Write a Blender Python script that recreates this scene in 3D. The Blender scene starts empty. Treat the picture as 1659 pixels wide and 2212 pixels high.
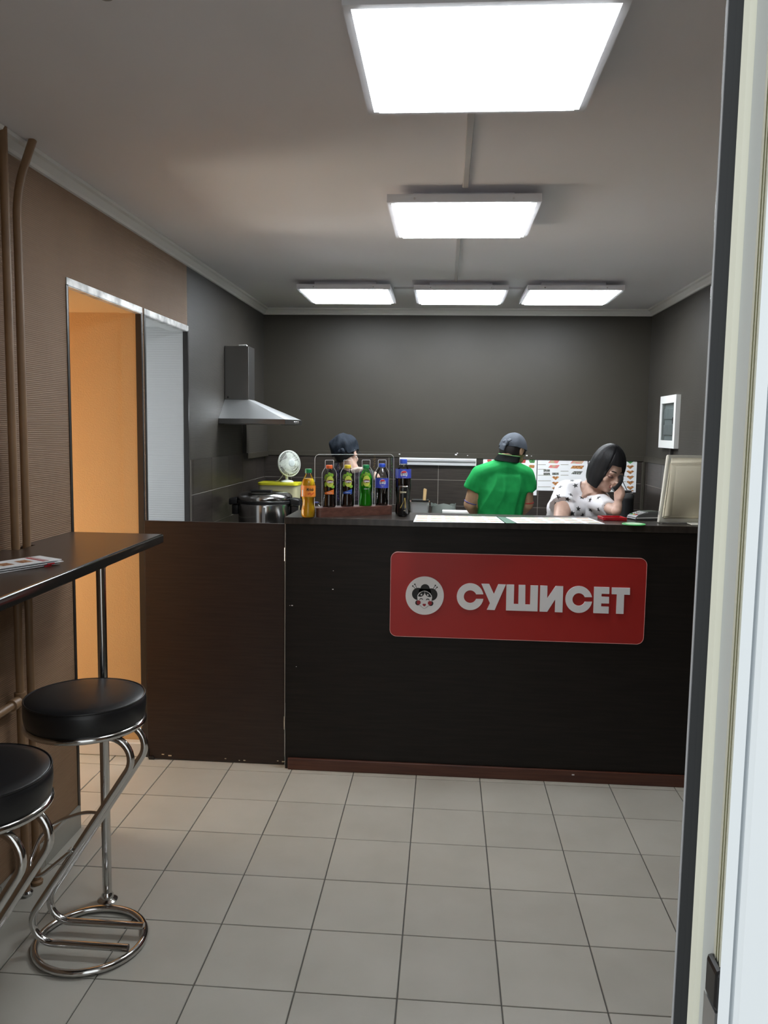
import bpy, bmesh, math, random
from mathutils import Vector, Matrix, noise
from mathutils.geometry import tessellate_polygon
from mathutils.bvhtree import BVHTree

# ------------------------------------------------------------------ camera
SC = bpy.context.scene
COL = SC.collection
F_PX, PITCH, YAW, ROLL, CAM_H = 1763.087, 0.1015, 0.0742, 0.0149, 1.638
_cp, _sp, _cy, _sy, _cr, _sr = math.cos(PITCH), math.sin(PITCH), math.cos(YAW), math.sin(YAW), math.cos(ROLL), math.sin(ROLL)
_f = Vector((-_sy*_cp, _cy*_cp, -_sp))
_r0 = Vector((_cy, _sy, 0)); _u0 = _r0.cross(_f)
_r = _r0*_cr + _u0*_sr
_u = _u0*_cr - _r0*_sr
CAMP = Vector((0, 0, CAM_H))
cd = bpy.data.cameras.new('camera'); cam = bpy.data.objects.new('camera', cd); COL.objects.link(cam)
cd.sensor_fit = 'VERTICAL'; cd.sensor_height = 36.0; cd.lens = F_PX/2212*36.0
cd.clip_start = 0.02; cd.clip_end = 100
cam.matrix_world = Matrix(((_r.x, _u.x, -_f.x, 0), (_r.y, _u.y, -_f.y, 0), (_r.z, _u.z, -_f.z, CAM_H), (0, 0, 0, 1)))
SC.camera = cam

def ray(px, py): return _f + _r*((px-829.5)/F_PX) - _u*((py-1106)/F_PX)
def on_x(px, py, c): d = ray(px, py); return CAMP + d*(c/d.x)
def on_y(px, py, c): d = ray(px, py); return CAMP + d*(c/d.y)
def on_z(px, py, c): d = ray(px, py); return CAMP + d*((c-CAM_H)/d.z)

# ------------------------------------------------------------------ world, light levels, exposure
W = bpy.data.worlds.new('overcast'); SC.world = W; W.use_nodes = True
bgn = W.node_tree.nodes['Background']; bgn.inputs[0].default_value = (0.93, 0.98, 1.0, 1); bgn.inputs[1].default_value = 0.86
LAMP_POWER = {'near': 4.8, 'mid': 15.5, 'back': 14.5}
HALL_POWER, STORE_POWER = 2.8, 1.9
SC.view_settings.view_transform = 'Standard'; SC.view_settings.look = 'None'
SC.view_settings.exposure = 0.74; SC.view_settings.gamma = 1.0
SC.view_settings.use_curve_mapping = False
SC.cycles.max_bounces = 8
SC.cycles.diffuse_bounces = 8
SC.cycles.transparent_max_bounces = 24
SC.cycles.sample_clamp_indirect = 10.0
SC.cycles.caustics_reflective = False; SC.cycles.caustics_refractive = False
SC.cycles.use_denoising = True

random.seed(7)
# ------------------------------------------------------------------ materials
MATS = {}
def mat(name, col, rough=0.5, metal=0.0, spec=None, coat=0.0, trans=0.0, emit=None, estr=1.0):
    if name in MATS: return MATS[name]
    m = bpy.data.materials.new(name); m.use_nodes = True
    b = m.node_tree.nodes['Principled BSDF']
    b.inputs['Base Color'].default_value = (*col, 1); b.inputs['Roughness'].default_value = rough
    b.inputs['Metallic'].default_value = metal
    if spec is not None: b.inputs['Specular IOR Level'].default_value = spec
    if coat: b.inputs['Coat Weight'].default_value = coat; b.inputs['Coat Roughness'].default_value = 0.1
    if trans: b.inputs['Transmission Weight'].default_value = trans
    if emit: b.inputs['Emission Color'].default_value = (*emit, 1); b.inputs['Emission Strength'].default_value = estr
    MATS[name] = m; return m
def nodes(m): return m.node_tree.nodes, m.node_tree.links, m.node_tree.nodes['Principled BSDF']
def pos_map(m, scale):
    n, l, b = nodes(m)
    g = n.new('ShaderNodeNewGeometry'); mp = n.new('ShaderNodeMapping'); mp.inputs['Scale'].default_value = scale
    l.new(g.outputs['Position'], mp.inputs['Vector']); return mp.outputs[0]
def mottle(m, c1, c2, scale=(3, 3, 3), detail=6, lo=0.35, hi=0.65, out='Base Color', ns=1.0):
    n, l, b = nodes(m)
    t = n.new('ShaderNodeTexNoise'); t.inputs['Scale'].default_value = ns; t.inputs['Detail'].default_value = detail
    l.new(pos_map(m, scale), t.inputs['Vector'])
    r = n.new('ShaderNodeValToRGB'); r.color_ramp.elements[0].position = lo; r.color_ramp.elements[1].position = hi
    r.color_ramp.elements[0].color = (*c1, 1); r.color_ramp.elements[1].color = (*c2, 1)
    l.new(t.outputs['Fac'], r.inputs[0]); l.new(r.outputs[0], b.inputs[out]); return r
def bump(m, kind, scale, strength=0.3, dist=0.002, **kw):
    n, l, b = nodes(m)
    if kind == 'wave':
        t = n.new('ShaderNodeTexWave'); t.wave_type = 'BANDS'; t.bands_direction = kw.get('d', 'Z')
        t.inputs['Scale'].default_value = 1; t.inputs['Distortion'].default_value = kw.get('dis', 1.2); t.inputs['Detail'].default_value = 2
        t.inputs['Detail Scale'].default_value = 0.6
        o = t.outputs['Fac']
    elif kind == 'voronoi':
        t = n.new('ShaderNodeTexVoronoi'); t.inputs['Scale'].default_value = 1; o = t.outputs['Distance']
    else:
        t = n.new('ShaderNodeTexNoise'); t.inputs['Scale'].default_value = 1; t.inputs['Detail'].default_value = 5; o = t.outputs['Fac']
    l.new(pos_map(m, scale), t.inputs['Vector'])
    bp = n.new('ShaderNodeBump'); bp.inputs['Strength'].default_value = strength; bp.inputs['Distance'].default_value = dist
    l.new(o, bp.inputs['Height'])
    for k in list(b.inputs['Normal'].links): l.new(k.from_socket, bp.inputs['Normal'])
    l.new(bp.outputs[0], b.inputs['Normal'])
def clear_plastic(name, tint=(1, 1, 1), gloss=0.12, rough=0.04, ior=1.45):
    if name in MATS: return MATS[name]
    m = bpy.data.materials.new(name); m.use_nodes = True; nt = m.node_tree; nt.nodes.clear()
    o = nt.nodes.new('ShaderNodeOutputMaterial'); mx = nt.nodes.new('ShaderNodeMixShader')
    t = nt.nodes.new('ShaderNodeBsdfTransparent'); t.inputs[0].default_value = (*tint, 1)
    g = nt.nodes.new('ShaderNodeBsdfGlossy'); g.inputs['Roughness'].default_value = rough
    fr = nt.nodes.new('ShaderNodeFresnel'); fr.inputs[0].default_value = ior
    ad = nt.nodes.new('ShaderNodeMath'); ad.operation = 'ADD'; ad.use_clamp = True; ad.inputs[1].default_value = gloss
    nt.links.new(fr.outputs[0], ad.inputs[0]); nt.links.new(ad.outputs[0], mx.inputs[0])
    nt.links.new(t.outputs[0], mx.inputs[1]); nt.links.new(g.outputs[0], mx.inputs[2]); nt.links.new(mx.outputs[0], o.inputs[0])
    MATS[name] = m; return m
def tile_variation(m, col, amt):
    n, l, b = nodes(m)
    oi = n.new('ShaderNodeObjectInfo')
    mr = n.new('ShaderNodeMapRange'); mr.inputs[3].default_value = 1-amt; mr.inputs[4].default_value = 1+amt
    l.new(oi.outputs['Random'], mr.inputs[0])
    src = b.inputs['Base Color'].links[0].from_socket if b.inputs['Base Color'].links else None
    mx = n.new('ShaderNodeVectorMath'); mx.operation = 'SCALE'
    if src: l.new(src, mx.inputs[0])
    else: mx.inputs[0].default_value = col
    l.new(mr.outputs[0], mx.inputs['Scale']); l.new(mx.outputs[0], b.inputs['Base Color'])

CEIL = mat('ceiling_paint', (.80, .80, .82), .9); mottle(CEIL, (.86, .855, .885), (.89, .885, .915), (1.3,)*3); bump(CEIL, 'noise', (90,)*3, .08, .001)
CORN = mat('cornice_white', (.70, .69, .66), .6)
BROWN = mat('brown_wallpaper', (.27, .18, .115), .62); mottle(BROWN, (.215, .128, .071), (.265, .162, .092), (2.2, 2.2, 1.0)); bump(BROWN, 'wave', (1, 1.2, 46), .40, .002, dis=2.2); bump(BROWN, 'noise', (40, 40, 60), .2, .001)
DARKW = mat('dark_wallpaper', (.075, .068, .057), .5); mottle(DARKW, (.034, .030, .024), (.044, .039, .032), (2,)*3); bump(DARKW, 'wave', (1, 1.2, 46), .32, .002, dis=2.0)
BACKW = mat('back_wall_paint', (.07, .062, .047), .48); mottle(BACKW, (.031, .0265, .0185), (.038, .033, .0235), (1.6,)*3); bump(BACKW, 'noise', (60, 60, 120), .12, .001)
HALLW = mat('hall_wallpaper', (.60, .395, .185), .75); bump(HALLW, 'voronoi', (170, 170, 150), .40, .0015)
STOREW = mat('store_wallpaper', (.58, .59, .59), .8); bump(STOREW, 'wave', (1, 1, 24), .3, .002, dis=1.5)
FTILE = mat('floor_tile', (.47, .455, .41), .42, spec=.35); mottle(FTILE, (.43, .412, .36), (.47, .452, .40), (4, 4, 4), 8); tile_variation(FTILE, (.47, .455, .41), .045); bump(FTILE, 'noise', (70,)*3, .06, .001)
GROUT = mat('floor_grout', (.10, .095, .085), .9)
WTILE = mat('wood_look_tile', (.04, .033, .027), .33); mottle(WTILE, (.020, .016, .0135), (.042, .034, .029), (6, 6, 120), 5, .3, .75); tile_variation(WTILE, (.04, .033, .027), .12)
WGROUT = mat('wall_grout', (.36, .34, .30), .9)
WENGE = mat('wenge_laminate', (.016, .0125, .0105), .45, spec=.22); mottle(WENGE, (.010, .0080, .0068), (.016, .0125, .0105), (5, 5, 90), 6, .35, .7)
WENGE2 = mat('wenge_laminate_lit', (.028, .019, .015), .40, spec=.4); mottle(WENGE2, (.020, .0115, .0092), (.032, .019, .0152), (5, 5, 90), 6, .35, .7)  # redder wenge: light reflected from the doorway is put into the colour
TOPM = mat('wenge_worktop', (.030, .024, .020), .26, spec=.5); mottle(TOPM, (.024, .019, .016), (.036, .029, .024), (40, 4, 4), 6)
TABM = mat('table_laminate', (.045, .027, .018), .30, spec=.5)
EDGEB = mat('black_edge_band', (.02, .018, .016), .22, spec=.5)
KICK = mat('reddish_wood', (.085, .028, .016), .38); mottle(KICK, (.065, .02, .012), (.105, .036, .02), (4, 4, 90))
RED = mat('sign_red', (.37, .022, .019), .33, spec=.4)
SIGNW = mat('sign_white', (.80, .80, .81), .5)
BLACK = mat('print_black', (.012, .012, .012), .5)
CLEAR = clear_plastic('clear_acrylic', (.97, .97, .97), .015)
EDGE = mat('acrylic_edge_gleam', (.75, .75, .75), .3)  # pale colour paints the gleam of the cut acrylic
CHROME = mat('chrome', (.62, .61, .60), .12, 1.0); 
STEEL = mat('brushed_steel', (.68, .70, .71), .45, 1.0); bump(STEEL, 'noise', (4, 4, 300), .08, .0005)
STEEL2 = mat('polished_steel', (.56, .56, .56), .16, 1.0)
LEATHER = mat('black_leatherette', (.012, .012, .013), .36, spec=.45); bump(LEATHER, 'noise', (160,)*3, .1, .0006)
PVC = mat('white_pvc', (.70, .73, .75), .35); CREAM = mat('cream_pvc', (.78, .77, .645), .4); GREYP = mat('grey_pvc', (.63, .655, .635), .4)
RUBBER = mat('black_rubber', (.012, .014, .016), .55); BEADM = mat('glossy_bead', (.42, .42, .43), .06, coat=1.0)
PIPE = mat('brown_pipe_paint', (.23, .145, .085), .45); mottle(PIPE, (.22, .128, .064), (.27, .16, .082), (9,)*3)
ALU = mat('worn_aluminium_trim', (.52, .52, .50), .45, .6); mottle(ALU, (.28, .28, .27), (.66, .66, .64), (14,)*3, 4)
DARKT = mat('dark_trim', (.03, .027, .025), .35)
WHITEP = mat('white_plastic', (.72, .72, .70), .4); BEIGEP = mat('aged_beige_plastic', (.66, .605, .465), .45)
PAPER = mat('paper', (.80, .81, .82), .7)
BLACKP = mat('black_plastic', (.014, .014, .015), .35)
SKIRTT = mat('skirting_tile', (.30, .29, .25), .4); mottle(SKIRTT, (.28, .27, .235), (.33, .32, .28), (5,)*3)

# ------------------------------------------------------------------ builders
ORG = {}
def mesh_from(name, bm, smooth=None):
    me = bpy.data.meshes.new(name)
    bm.to_mesh(me); bm.free()
    if smooth is not None and len(me.polygons):
        if smooth is True: me.polygons.foreach_set('use_smooth', [True]*len(me.polygons))
        else: me.shade_smooth() if False else None
    return me
def obj(name, bm, m, parent=None, origin=None, smooth=False, ang=40):
    """link a bmesh (world coordinates) as one mesh object; a child inherits its thing's origin"""
    bmesh.ops.recalc_face_normals(bm, faces=bm.faces[:]) if smooth != 'raw' else None
    if smooth:
        for f in bm.faces: f.smooth = True
        a = math.radians(ang)
        for e in bm.edges:
            if len(e.link_faces) == 2 and e.calc_face_angle(0) > a: e.smooth = False
    me = bpy.data.meshes.new(name)
    o = bpy.data.objects.new(name, me); COL.objects.link(o)
    if parent is not None: og = ORG[parent.name]; o.parent = parent
    else:
        if origin is None:
            vs = [v.co for v in bm.verts]
            origin = Vector(((min(v.x for v in vs)+max(v.x for v in vs))/2, (min(v.y for v in vs)+max(v.y for v in vs))/2, min(v.z for v in vs)))
        og = Vector(origin); o.location = og
    ORG[o.name] = og
    bmesh.ops.translate(bm, verts=bm.verts[:], vec=-og)
    bm.to_mesh(me); bm.free()
    for k in (m if isinstance(m, (list, tuple)) else [m]): me.materials.append(k)
    return o
def thing(name, label, cat, loc, group=None):
    o = bpy.data.objects.new(name, None); COL.objects.link(o); o.location = loc; o.empty_display_size = .05
    ORG[o.name] = Vector(loc); return tag(o, label, cat, group)
def tag(o, label, cat, group=None, kind=None):
    if label: o['label'] = label
    if cat: o['category'] = cat
    if group: o['group'] = group
    if kind: o['kind'] = kind
    return o
def struct(name, bm, m, parent=None, smooth=False, label=None):
    o = obj(name, bm, m, parent, smooth=smooth, origin=None if parent else (0, 0, 0))
    if parent is None: o['kind'] = 'structure'
    if label: o['label'] = label
    return o
def dup(root, loc, label=None, rotz=0.0):
    r = root.copy(); COL.objects.link(r); r.location = loc; r.rotation_euler = (0, 0, rotz); ORG[r.name] = Vector(loc)
    if label: r['label'] = label
    for ch in root.children:
        c = ch.copy(); COL.objects.link(c); c.parent = r
        for g in ch.children:
            d = g.copy(); COL.objects.link(d); d.parent = c
    return r
B = bmesh.new
def box(bm, x0, x1, y0, y1, z0, z1, bev=0.0, seg=1, mi=0):
    vs = [bm.verts.new(p) for p in ((x0,y0,z0),(x1,y0,z0),(x1,y1,z0),(x0,y1,z0),(x0,y0,z1),(x1,y0,z1),(x1,y1,z1),(x0,y1,z1))]
    fs = [bm.faces.new([vs[i] for i in q]) for q in ((3,2,1,0),(4,5,6,7),(0,1,5,4),(1,2,6,5),(2,3,7,6),(3,0,4,7))]
    for f in fs: f.material_index = mi
    if bev:
        es = list({e for f in fs for e in f.edges})
        bmesh.ops.bevel(bm, geom=es, offset=bev, segments=seg, affect='EDGES', profile=.5)
    return vs
def obox(bm, c, ex, ey, ez, bev=0.0, seg=1):
    """box with half-extent vectors"""
    c, ex, ey, ez = map(Vector, (c, ex, ey, ez))
    vs = [bm.verts.new(c + a*ex + b*ey + d*ez) for d in (-1, 1) for a, b in ((-1,-1),(1,-1),(1,1),(-1,1))]
    fs = [bm.faces.new([vs[i] for i in q]) for q in ((3,2,1,0),(4,5,6,7),(0,1,5,4),(1,2,6,5),(2,3,7,6),(3,0,4,7))]
    if bev: bmesh.ops.bevel(bm, geom=list({e for f in fs for e in f.edges}), offset=bev, segments=seg, affect='EDGES', profile=.5)
def lathe(bm, prof, c=(0, 0, 0), n=32, mi=0, axis='z', cap=True):
    c = Vector(c); rings = []
    def P(r, h, a):
        if axis == 'z': return c + Vector((r*math.cos(a), r*math.sin(a), h))
        if axis == 'y': return c + Vector((r*math.cos(a), h, r*math.sin(a)))
        return c + Vector((h, r*math.cos(a), r*math.sin(a)))
    for r, h in prof:
        rings.append([bm.verts.new(P(max(r, 1e-5), h, 2*math.pi*i/n)) for i in range(n)])
    for a, b in zip(rings, rings[1:]):
        for i in range(n):
            f = bm.faces.new((a[i], a[(i+1) % n], b[(i+1) % n], b[i])); f.material_index = mi
    if cap:
        for q in (rings[0], rings[-1]):
            f = bm.faces.new(q); f.material_index = mi
def smooth_path(pts, r=0.04, n=6):
    """polyline with every corner rounded to a true arc; r = length taken off each side of the corner"""
    pts = [Vector(p) for p in pts]; out = [pts[0]]
    for a, b, c in zip(pts, pts[1:], pts[2:]):
        d1 = (a-b); d2 = (c-b); k = min(r, d1.length*.48, d2.length*.48); u1 = d1.normalized(); u2 = d2.normalized()
        h = u1.angle(u2)/2
        if h > 1.5 or h < .05: out.append(b); continue
        bis = (u1+u2).normalized(); ce = b+bis*(k/math.cos(h)); v0 = b+u1*k-ce; v1 = b+u2*k-ce; R = v0.length; tot = v0.angle(v1)
        for i in range(n+1):
            t = i/n; w = (v0*math.sin((1-t)*tot)+v1*math.sin(t*tot))/math.sin(tot) if tot > 1e-3 else v0.lerp(v1, t)
            out.append(ce+w.normalized()*R)
    out.append(pts[-1]); return out
def tube(bm, pts, rad, n=12, closed=False, cap=True, sec=None, up0=None):
    """sweep a round (or sec = (rx, ry) list, up0) section along pts"""
    pts = [Vector(p) for p in pts]; N = len(pts); rings = []
    t0 = (pts[1]-pts[0]).normalized()
    up = Vector(up0) if up0 is not None else (Vector((0, 0, 1)) if abs(t0.z) < .9 else Vector((0, 1, 0)))
    for i, p in enumerate(pts):
        if closed: t = (pts[(i+1) % N]-pts[i-1]).normalized()
        elif i == 0: t = (pts[1]-pts[0]).normalized()
        elif i == N-1: t = (pts[-1]-pts[-2]).normalized()
        else: t = (pts[i+1]-pts[i-1]).normalized()
        s = t.cross(up)
        if s.length < 1e-4: s = t.cross(Vector((1, 0, 0)))
        s.normalize(); up = s.cross(t).normalized()
        if sec: rx, ry = sec[i]
        else: rx = ry = (rad[i] if isinstance(rad, (list, tuple)) else rad)
        rings.append([bm.verts.new(p + s*rx*math.cos(2*math.pi*k/n) + up*ry*math.sin(2*math.pi*k/n)) for k in range(n)])
    M = N if closed else N-1
    for i in range(M):
        a, b = rings[i], rings[(i+1) % N]
        for k in range(n): bm.faces.new((a[k], a[(k+1) % n], b[(k+1) % n], b[k]))
    if cap and not closed:
        bm.faces.new(rings[0]); bm.faces.new(rings[-1])
def ellipsoid(bm, c, r, rot=None, u=20, v=14):
    m = Matrix.Translation(Vector(c))
    if rot is not None: m = m @ rot.to_4x4()
    m = m @ Matrix.Diagonal((*r, 1))
    bmesh.ops.create_uvsphere(bm, u_segments=u, v_segments=v, radius=1.0, matrix=m)
def poly_prism(bm, loops, fn, w0, w1, mi=0):
    """outline(s) in 2-D mapped by fn(u, v, w) -> point; loops[0] outer, others holes"""
    tris = tessellate_polygon([[Vector((u, v, 0)) for u, v in lp] for lp in loops])
    flat = [p for lp in loops for p in lp]
    a = [bm.verts.new(fn(u, v, w0)) for u, v in flat]; b = [bm.verts.new(fn(u, v, w1)) for u, v in flat]
    for t in tris:
        try:
            bm.faces.new([a[i] for i in t]).material_index = mi; bm.faces.new([b[i] for i in reversed(t)]).material_index = mi
        except ValueError: pass
    k = 0
    for lp in loops:
        n = len(lp)
        for i in range(n):
            j = (i+1) % n
            f = bm.faces.new((a[k+i], a[k+j], b[k+j], b[k+i])); f.material_index = mi
        k += n
def circle2(cx, cy, rx, ry=None, n=32, a0=0, a1=2*math.pi):
    ry = rx if ry is None else ry
    full = abs(a1-a0-2*math.pi) < 1e-6
    m = n if full else n+1
    return [(cx+rx*math.cos(a0+(a1-a0)*i/n), cy+ry*math.sin(a0+(a1-a0)*i/n)) for i in range(m)]
def rrect(x0, x1, y0, y1, r, n=6):
    o = []
    for cx, cy, a in ((x1-r, y1-r, 0), (x0+r, y1-r, 90), (x0+r, y0+r, 180), (x1-r, y0+r, 270)):
        for i in range(n+1):
            t = math.radians(a+90*i/n); o.append((cx+r*math.cos(t), cy+r*math.sin(t)))
    return o
def text_bm(s, size, bold=0.0, shear=0.0, width=None):
    """flat text in the xy plane, centred"""
    cu = bpy.data.curves.new('t', 'FONT'); cu.body = s; cu.size = size; cu.align_x = 'CENTER'; cu.align_y = 'CENTER'
    cu.offset = bold; cu.shear = shear; cu.resolution_u = 3
    ob = bpy.data.objects.new('t', cu); COL.objects.link(ob)
    me = bpy.data.meshes.new_from_object(ob.evaluated_get(bpy.context.evaluated_depsgraph_get()))
    bm = bmesh.new(); bm.from_mesh(me)
    bpy.data.objects.remove(ob); bpy.data.curves.remove(cu); bpy.data.meshes.remove(me)
    if width and bm.verts:
        xs = [v.co.x for v in bm.verts]; k = width/max(1e-6, max(xs)-min(xs))
        for v in bm.verts: v.co.x *= k
    return bm
# ------------------------------------------------------------------ room shell
XL, XR, YB, YF, ZC = -1.46, 1.55, 6.496, 0.76, 2.575
D1a, D1b, D2a, D2b, DH = 3.095, 3.855, 3.905, 4.557, 2.17      # the two openings in the left wall
XE = -3.0
bm = B()                                                        # floor slab shows as the grout
box(bm, XE, XR, YF-.16, YB, -.06, -.004)
floor = struct('floor', bm, GROUT)
T, GX, GY, G = .30, -1.305, 3.704, .0021
full = None
def tile_mesh(x0, x1, y0, y1):
    bm = B(); c = .0012
    lo = [bm.verts.new(p) for p in ((x0, y0, -.004), (x1, y0, -.004), (x1, y1, -.004), (x0, y1, -.004))]
    mi = [bm.verts.new(p) for p in ((x0, y0, -c), (x1, y0, -c), (x1, y1, -c), (x0, y1, -c))]
    hi = [bm.verts.new(p) for p in ((x0+c, y0+c, 0), (x1-c, y0+c, 0), (x1-c, y1-c, 0), (x0+c, y1-c, 0))]
    for a, b in ((lo, mi), (mi, hi)):
        for i in range(4): bm.faces.new((a[i], a[(i+1) % 4], b[(i+1) % 4], b[i]))
    bm.faces.new(hi)
    me = bpy.data.meshes.new('tile'); bm.to_mesh(me); bm.free(); me.materials.append(FTILE); return me
TM = {}
for (ax, bx_, ay, by_) in ((XL, XR, YF, YB), (XE, XL, D1a, D1b), (XE, XL, D2a, D2b)):
    for i in range(-7, 12):
        for j in range(-11, 12):
            x0, x1 = max(GX+i*T+G, ax), min(GX+(i+1)*T-G, bx_); y0, y1 = max(GY+j*T+G, ay), min(GY+(j+1)*T-G, by_)
            if x1-x0 < .012 or y1-y0 < .012: continue
            k = (round(x1-x0, 4), round(y1-y0, 4))
            if k not in TM: TM[k] = tile_mesh(0, x1-x0, 0, y1-y0)
            o = bpy.data.objects.new('tile', TM[k]); COL.objects.link(o); o.parent = floor
            o.location = (x0, y0, random.uniform(-.0003, .0003))
bm = B(); box(bm, XE, XR+.12, YF-.16, YB+.12, ZC, ZC+.1); struct('ceiling', bm, CEIL)
# left wall: brown paper up to the second opening, dark paper beyond
bm = B(); wx = XL-.10
box(bm, wx, XL, YF-.16, D1a, -.05, ZC); box(bm, wx, XL, D1b, D2a, -.05, DH)
box(bm, wx, XL, D1a, D2b, DH, ZC); box(bm, wx, XL, D2b, YB+.12, -.05, ZC, mi=1)

struct('wall_left', bm, [BROWN, DARKW]); bm = B(); box(bm, XL+.0002, XL+.03, 5.80, YB-.001, 1.45, 1.68); struct('wall_left_panel', bm, DARKW)
bm = B(); box(bm, XL, XR+.12, YB, YB+.12, -.05, ZC); wall_back = struct('wall_back', bm, BACKW)
bm = B(); box(bm, XR, XR+.12, YF-.16, YB, -.05, ZC); wall_right = struct('wall_right', bm, DARKW)
bm = B(); box(bm, .262, XR, YF-.16, YF, -.05, ZC); box(bm, XL, -.80, YF-.16, YF, -.05, ZC); box(bm, -.80, .262, YF-.16, YF, 2.42, ZC); struct('wall_front', bm, BROWN)
# hall and store room behind the openings
bm = B(); box(bm, XE, wx, D1b+.001, D2a-.001, -.05, DH, mi=0); struct('wall_partition', bm, HALLW)
bm = B(); box(bm, XE, wx, D1a-.1, D1a, -.05, DH); box(bm, XE-.1, XE, D1a-.1, D1b, -.05, DH); struct('wall_hall', bm, HALLW)
bm = B(); box(bm, XE-.1, wx, D1a-.1, D1b+.03, DH, DH+.08); struct('ceiling_hall', bm, HALLW)
bm = B(); box(bm, XE, wx, D2b, D2b+.1, -.05, DH+.02); box(bm, XE-.1, XE, D2a, D2b+.1, -.05, DH+.02); struct('wall_store', bm, STOREW)
bm = B(); box(bm, XE, wx, D2a-.0009, D2a+.004, -.05, DH); struct('wall_store_side', bm, STOREW)
bm = B(); box(bm, XE-.1, wx, D2a-.02, D2b+.1, DH+.02, DH+.1); struct('ceiling_store', bm, STOREW)
# jamb linings of both openings (thin returns painted like the rooms they lead to)
bm = B(); box(bm, wx, XL-.004, D1b-.003, D1b, 0, DH); box(bm, wx, XL-.004, D1a, D1a+.003, 0, DH); box(bm, wx, XL-.004, D1a, D1b, DH-.003, DH); struct('trim_1', bm, HALLW)
bm = B(); box(bm, wx, XL-.004, D2b-.003, D2b, 0, DH); box(bm, wx, XL-.004, D2a, D2a+.003, 0, DH); box(bm, wx, XL-.004, D2a, D2b, DH-.003, DH); struct('trim_2', bm, STOREW)
# framed glowing panels added at the unseen far ends to light hall and store
def added_panel(name, y0, y1, z0, z1, col, power):
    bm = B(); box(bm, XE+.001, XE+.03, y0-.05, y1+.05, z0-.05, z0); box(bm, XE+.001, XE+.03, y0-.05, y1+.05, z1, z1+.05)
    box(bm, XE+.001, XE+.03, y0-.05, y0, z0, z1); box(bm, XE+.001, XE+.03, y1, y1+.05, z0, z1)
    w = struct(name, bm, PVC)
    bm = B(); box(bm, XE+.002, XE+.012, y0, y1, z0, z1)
    struct('glow_face', bm, mat(name+'_light', (.8, .8, .8), .5, emit=col, estr=power), w)
added_panel('added_panel_1', D1a+.12, D1b-.12, .55, 1.55, (1.0, .88, .70), HALL_POWER*3)
added_panel('added_panel_2', D2a+.1, D2b-.1, .9, 1.9, (.93, .97, 1.0), STORE_POWER*3)
# metal corner profiles round the openings: head, near jamb, far jamb
def opening_trim(name, y0, y1, top):
    e = .0035; w = .026
    t = bpy.data.objects.new(name, None); COL.objects.link(t); t['kind'] = 'structure'; t.location = (XL, (y0+y1)/2, 0); ORG[t.name] = Vector(t.location)
    bm = B(); box(bm, XL, XL+e, y0-w*.4, y1+w*.4, DH-.004, DH+w); box(bm, XL-w, XL+e, y0, y1, DH-.006, DH-.002); struct('head_profile', bm, ALU, t, label='worn silver head profile')
    bm = B(); box(bm, XL, XL+e, y0-w*.5, y0+.003, 0, DH); box(bm, XL-w, XL+e, y0, y0+.004, 0, DH-.006); struct('side_profile', bm, DARKT, t)
    bm = B(); box(bm, XL, XL+e, y1-.004, y1+w*.5, 0, DH); box(bm, XL-.024, XL+e, y1-.006, y1-.0005, 0, DH-.006); struct('side_profile', bm, DARKT, t)
opening_trim('door_1', D1a, D1b, DH); opening_trim('door_2', D2a, D2b, DH)
bm = B(); box(bm, XE, XL+.0008, D1b-.052, D1b-.003, 0, .072, .006, 3); struct('baseboard_hall', bm, CORN)
# ceiling cornice, one length per wall
def cornice(name, fn, a0, a1):
    prof = [(0, -.052), (.010, -.050), (.013, -.038), (.030, -.018), (.042, -.013), (.046, -.002), (0, -.002)]
    bm = B(); r = [[bm.verts.new(fn(a, d, z)) for d, z in prof] for a in (a0, a1)]
    n = len(prof)
    for i in range(n): bm.faces.new((r[0][i], r[0][(i+1) % n], r[1][(i+1) % n], r[1][i]))
    bm.faces.new(r[0]); bm.faces.new(r[1]); struct(name, bm, CORN)
cornice('trim_3', lambda a, d, z: Vector((XL+d, a, ZC+z)), YF, YB)
cornice('trim_4', lambda a, d, z: Vector((a, YB-d, ZC+z)), XL, XR)
cornice('trim_5', lambda a, d, z: Vector((XR-d, a, ZC+z)), YF, YB)
# kitchen wall tiles: pale grout sheet, each tile proud of it
rows = ((1.243, 1.416), (1.038, 1.240), (.833, 1.035), (.628, .830))
def tile_field(name, fn, joints, rows, top):
    bm = B()
    a0, a1 = joints[0], joints[-1]
    fn(bm, a0, a1, rows[-1][0], rows[0][1], .0072)
    g = struct(name, bm, WGROUT)
    for z0, z1 in rows:
        for p, q in zip(joints, joints[1:]):
            b = B(); fn(b, p+.0014, q-.0014, z0, z1, .0085)
            for e in ():
                pass
            struct('tile', b, WTILE, g)
    return g
jx = [XL+.01, -1.234, -.841, -.448, -.055, .338, .731, 1.124, XR-.01]
tile_field('trim_6', lambda b, p, q, z0, z1, d: box(b, p, q, YB-d, YB, z0, z1), jx, rows, 1.416)
rowsL = ((1.243, 1.445),)+rows[1:]
jy = [4.585, 4.62, 4.995, 5.395, 5.765, 6.19, YB-.01]
tile_field('trim_7', lambda b, p, q, z0, z1, d: box(b, XL, XL+d, p, q, z0, z1), jy, rowsL, 1.445)
tile_field('trim_8', lambda b, p, q, z0, z1, d: box(b, XR-d, XR, p, q, z0, z1), [4.4, 4.795, 5.19, 5.585, 5.98, 6.375, YB-.01], rows, 1.416)
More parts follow.
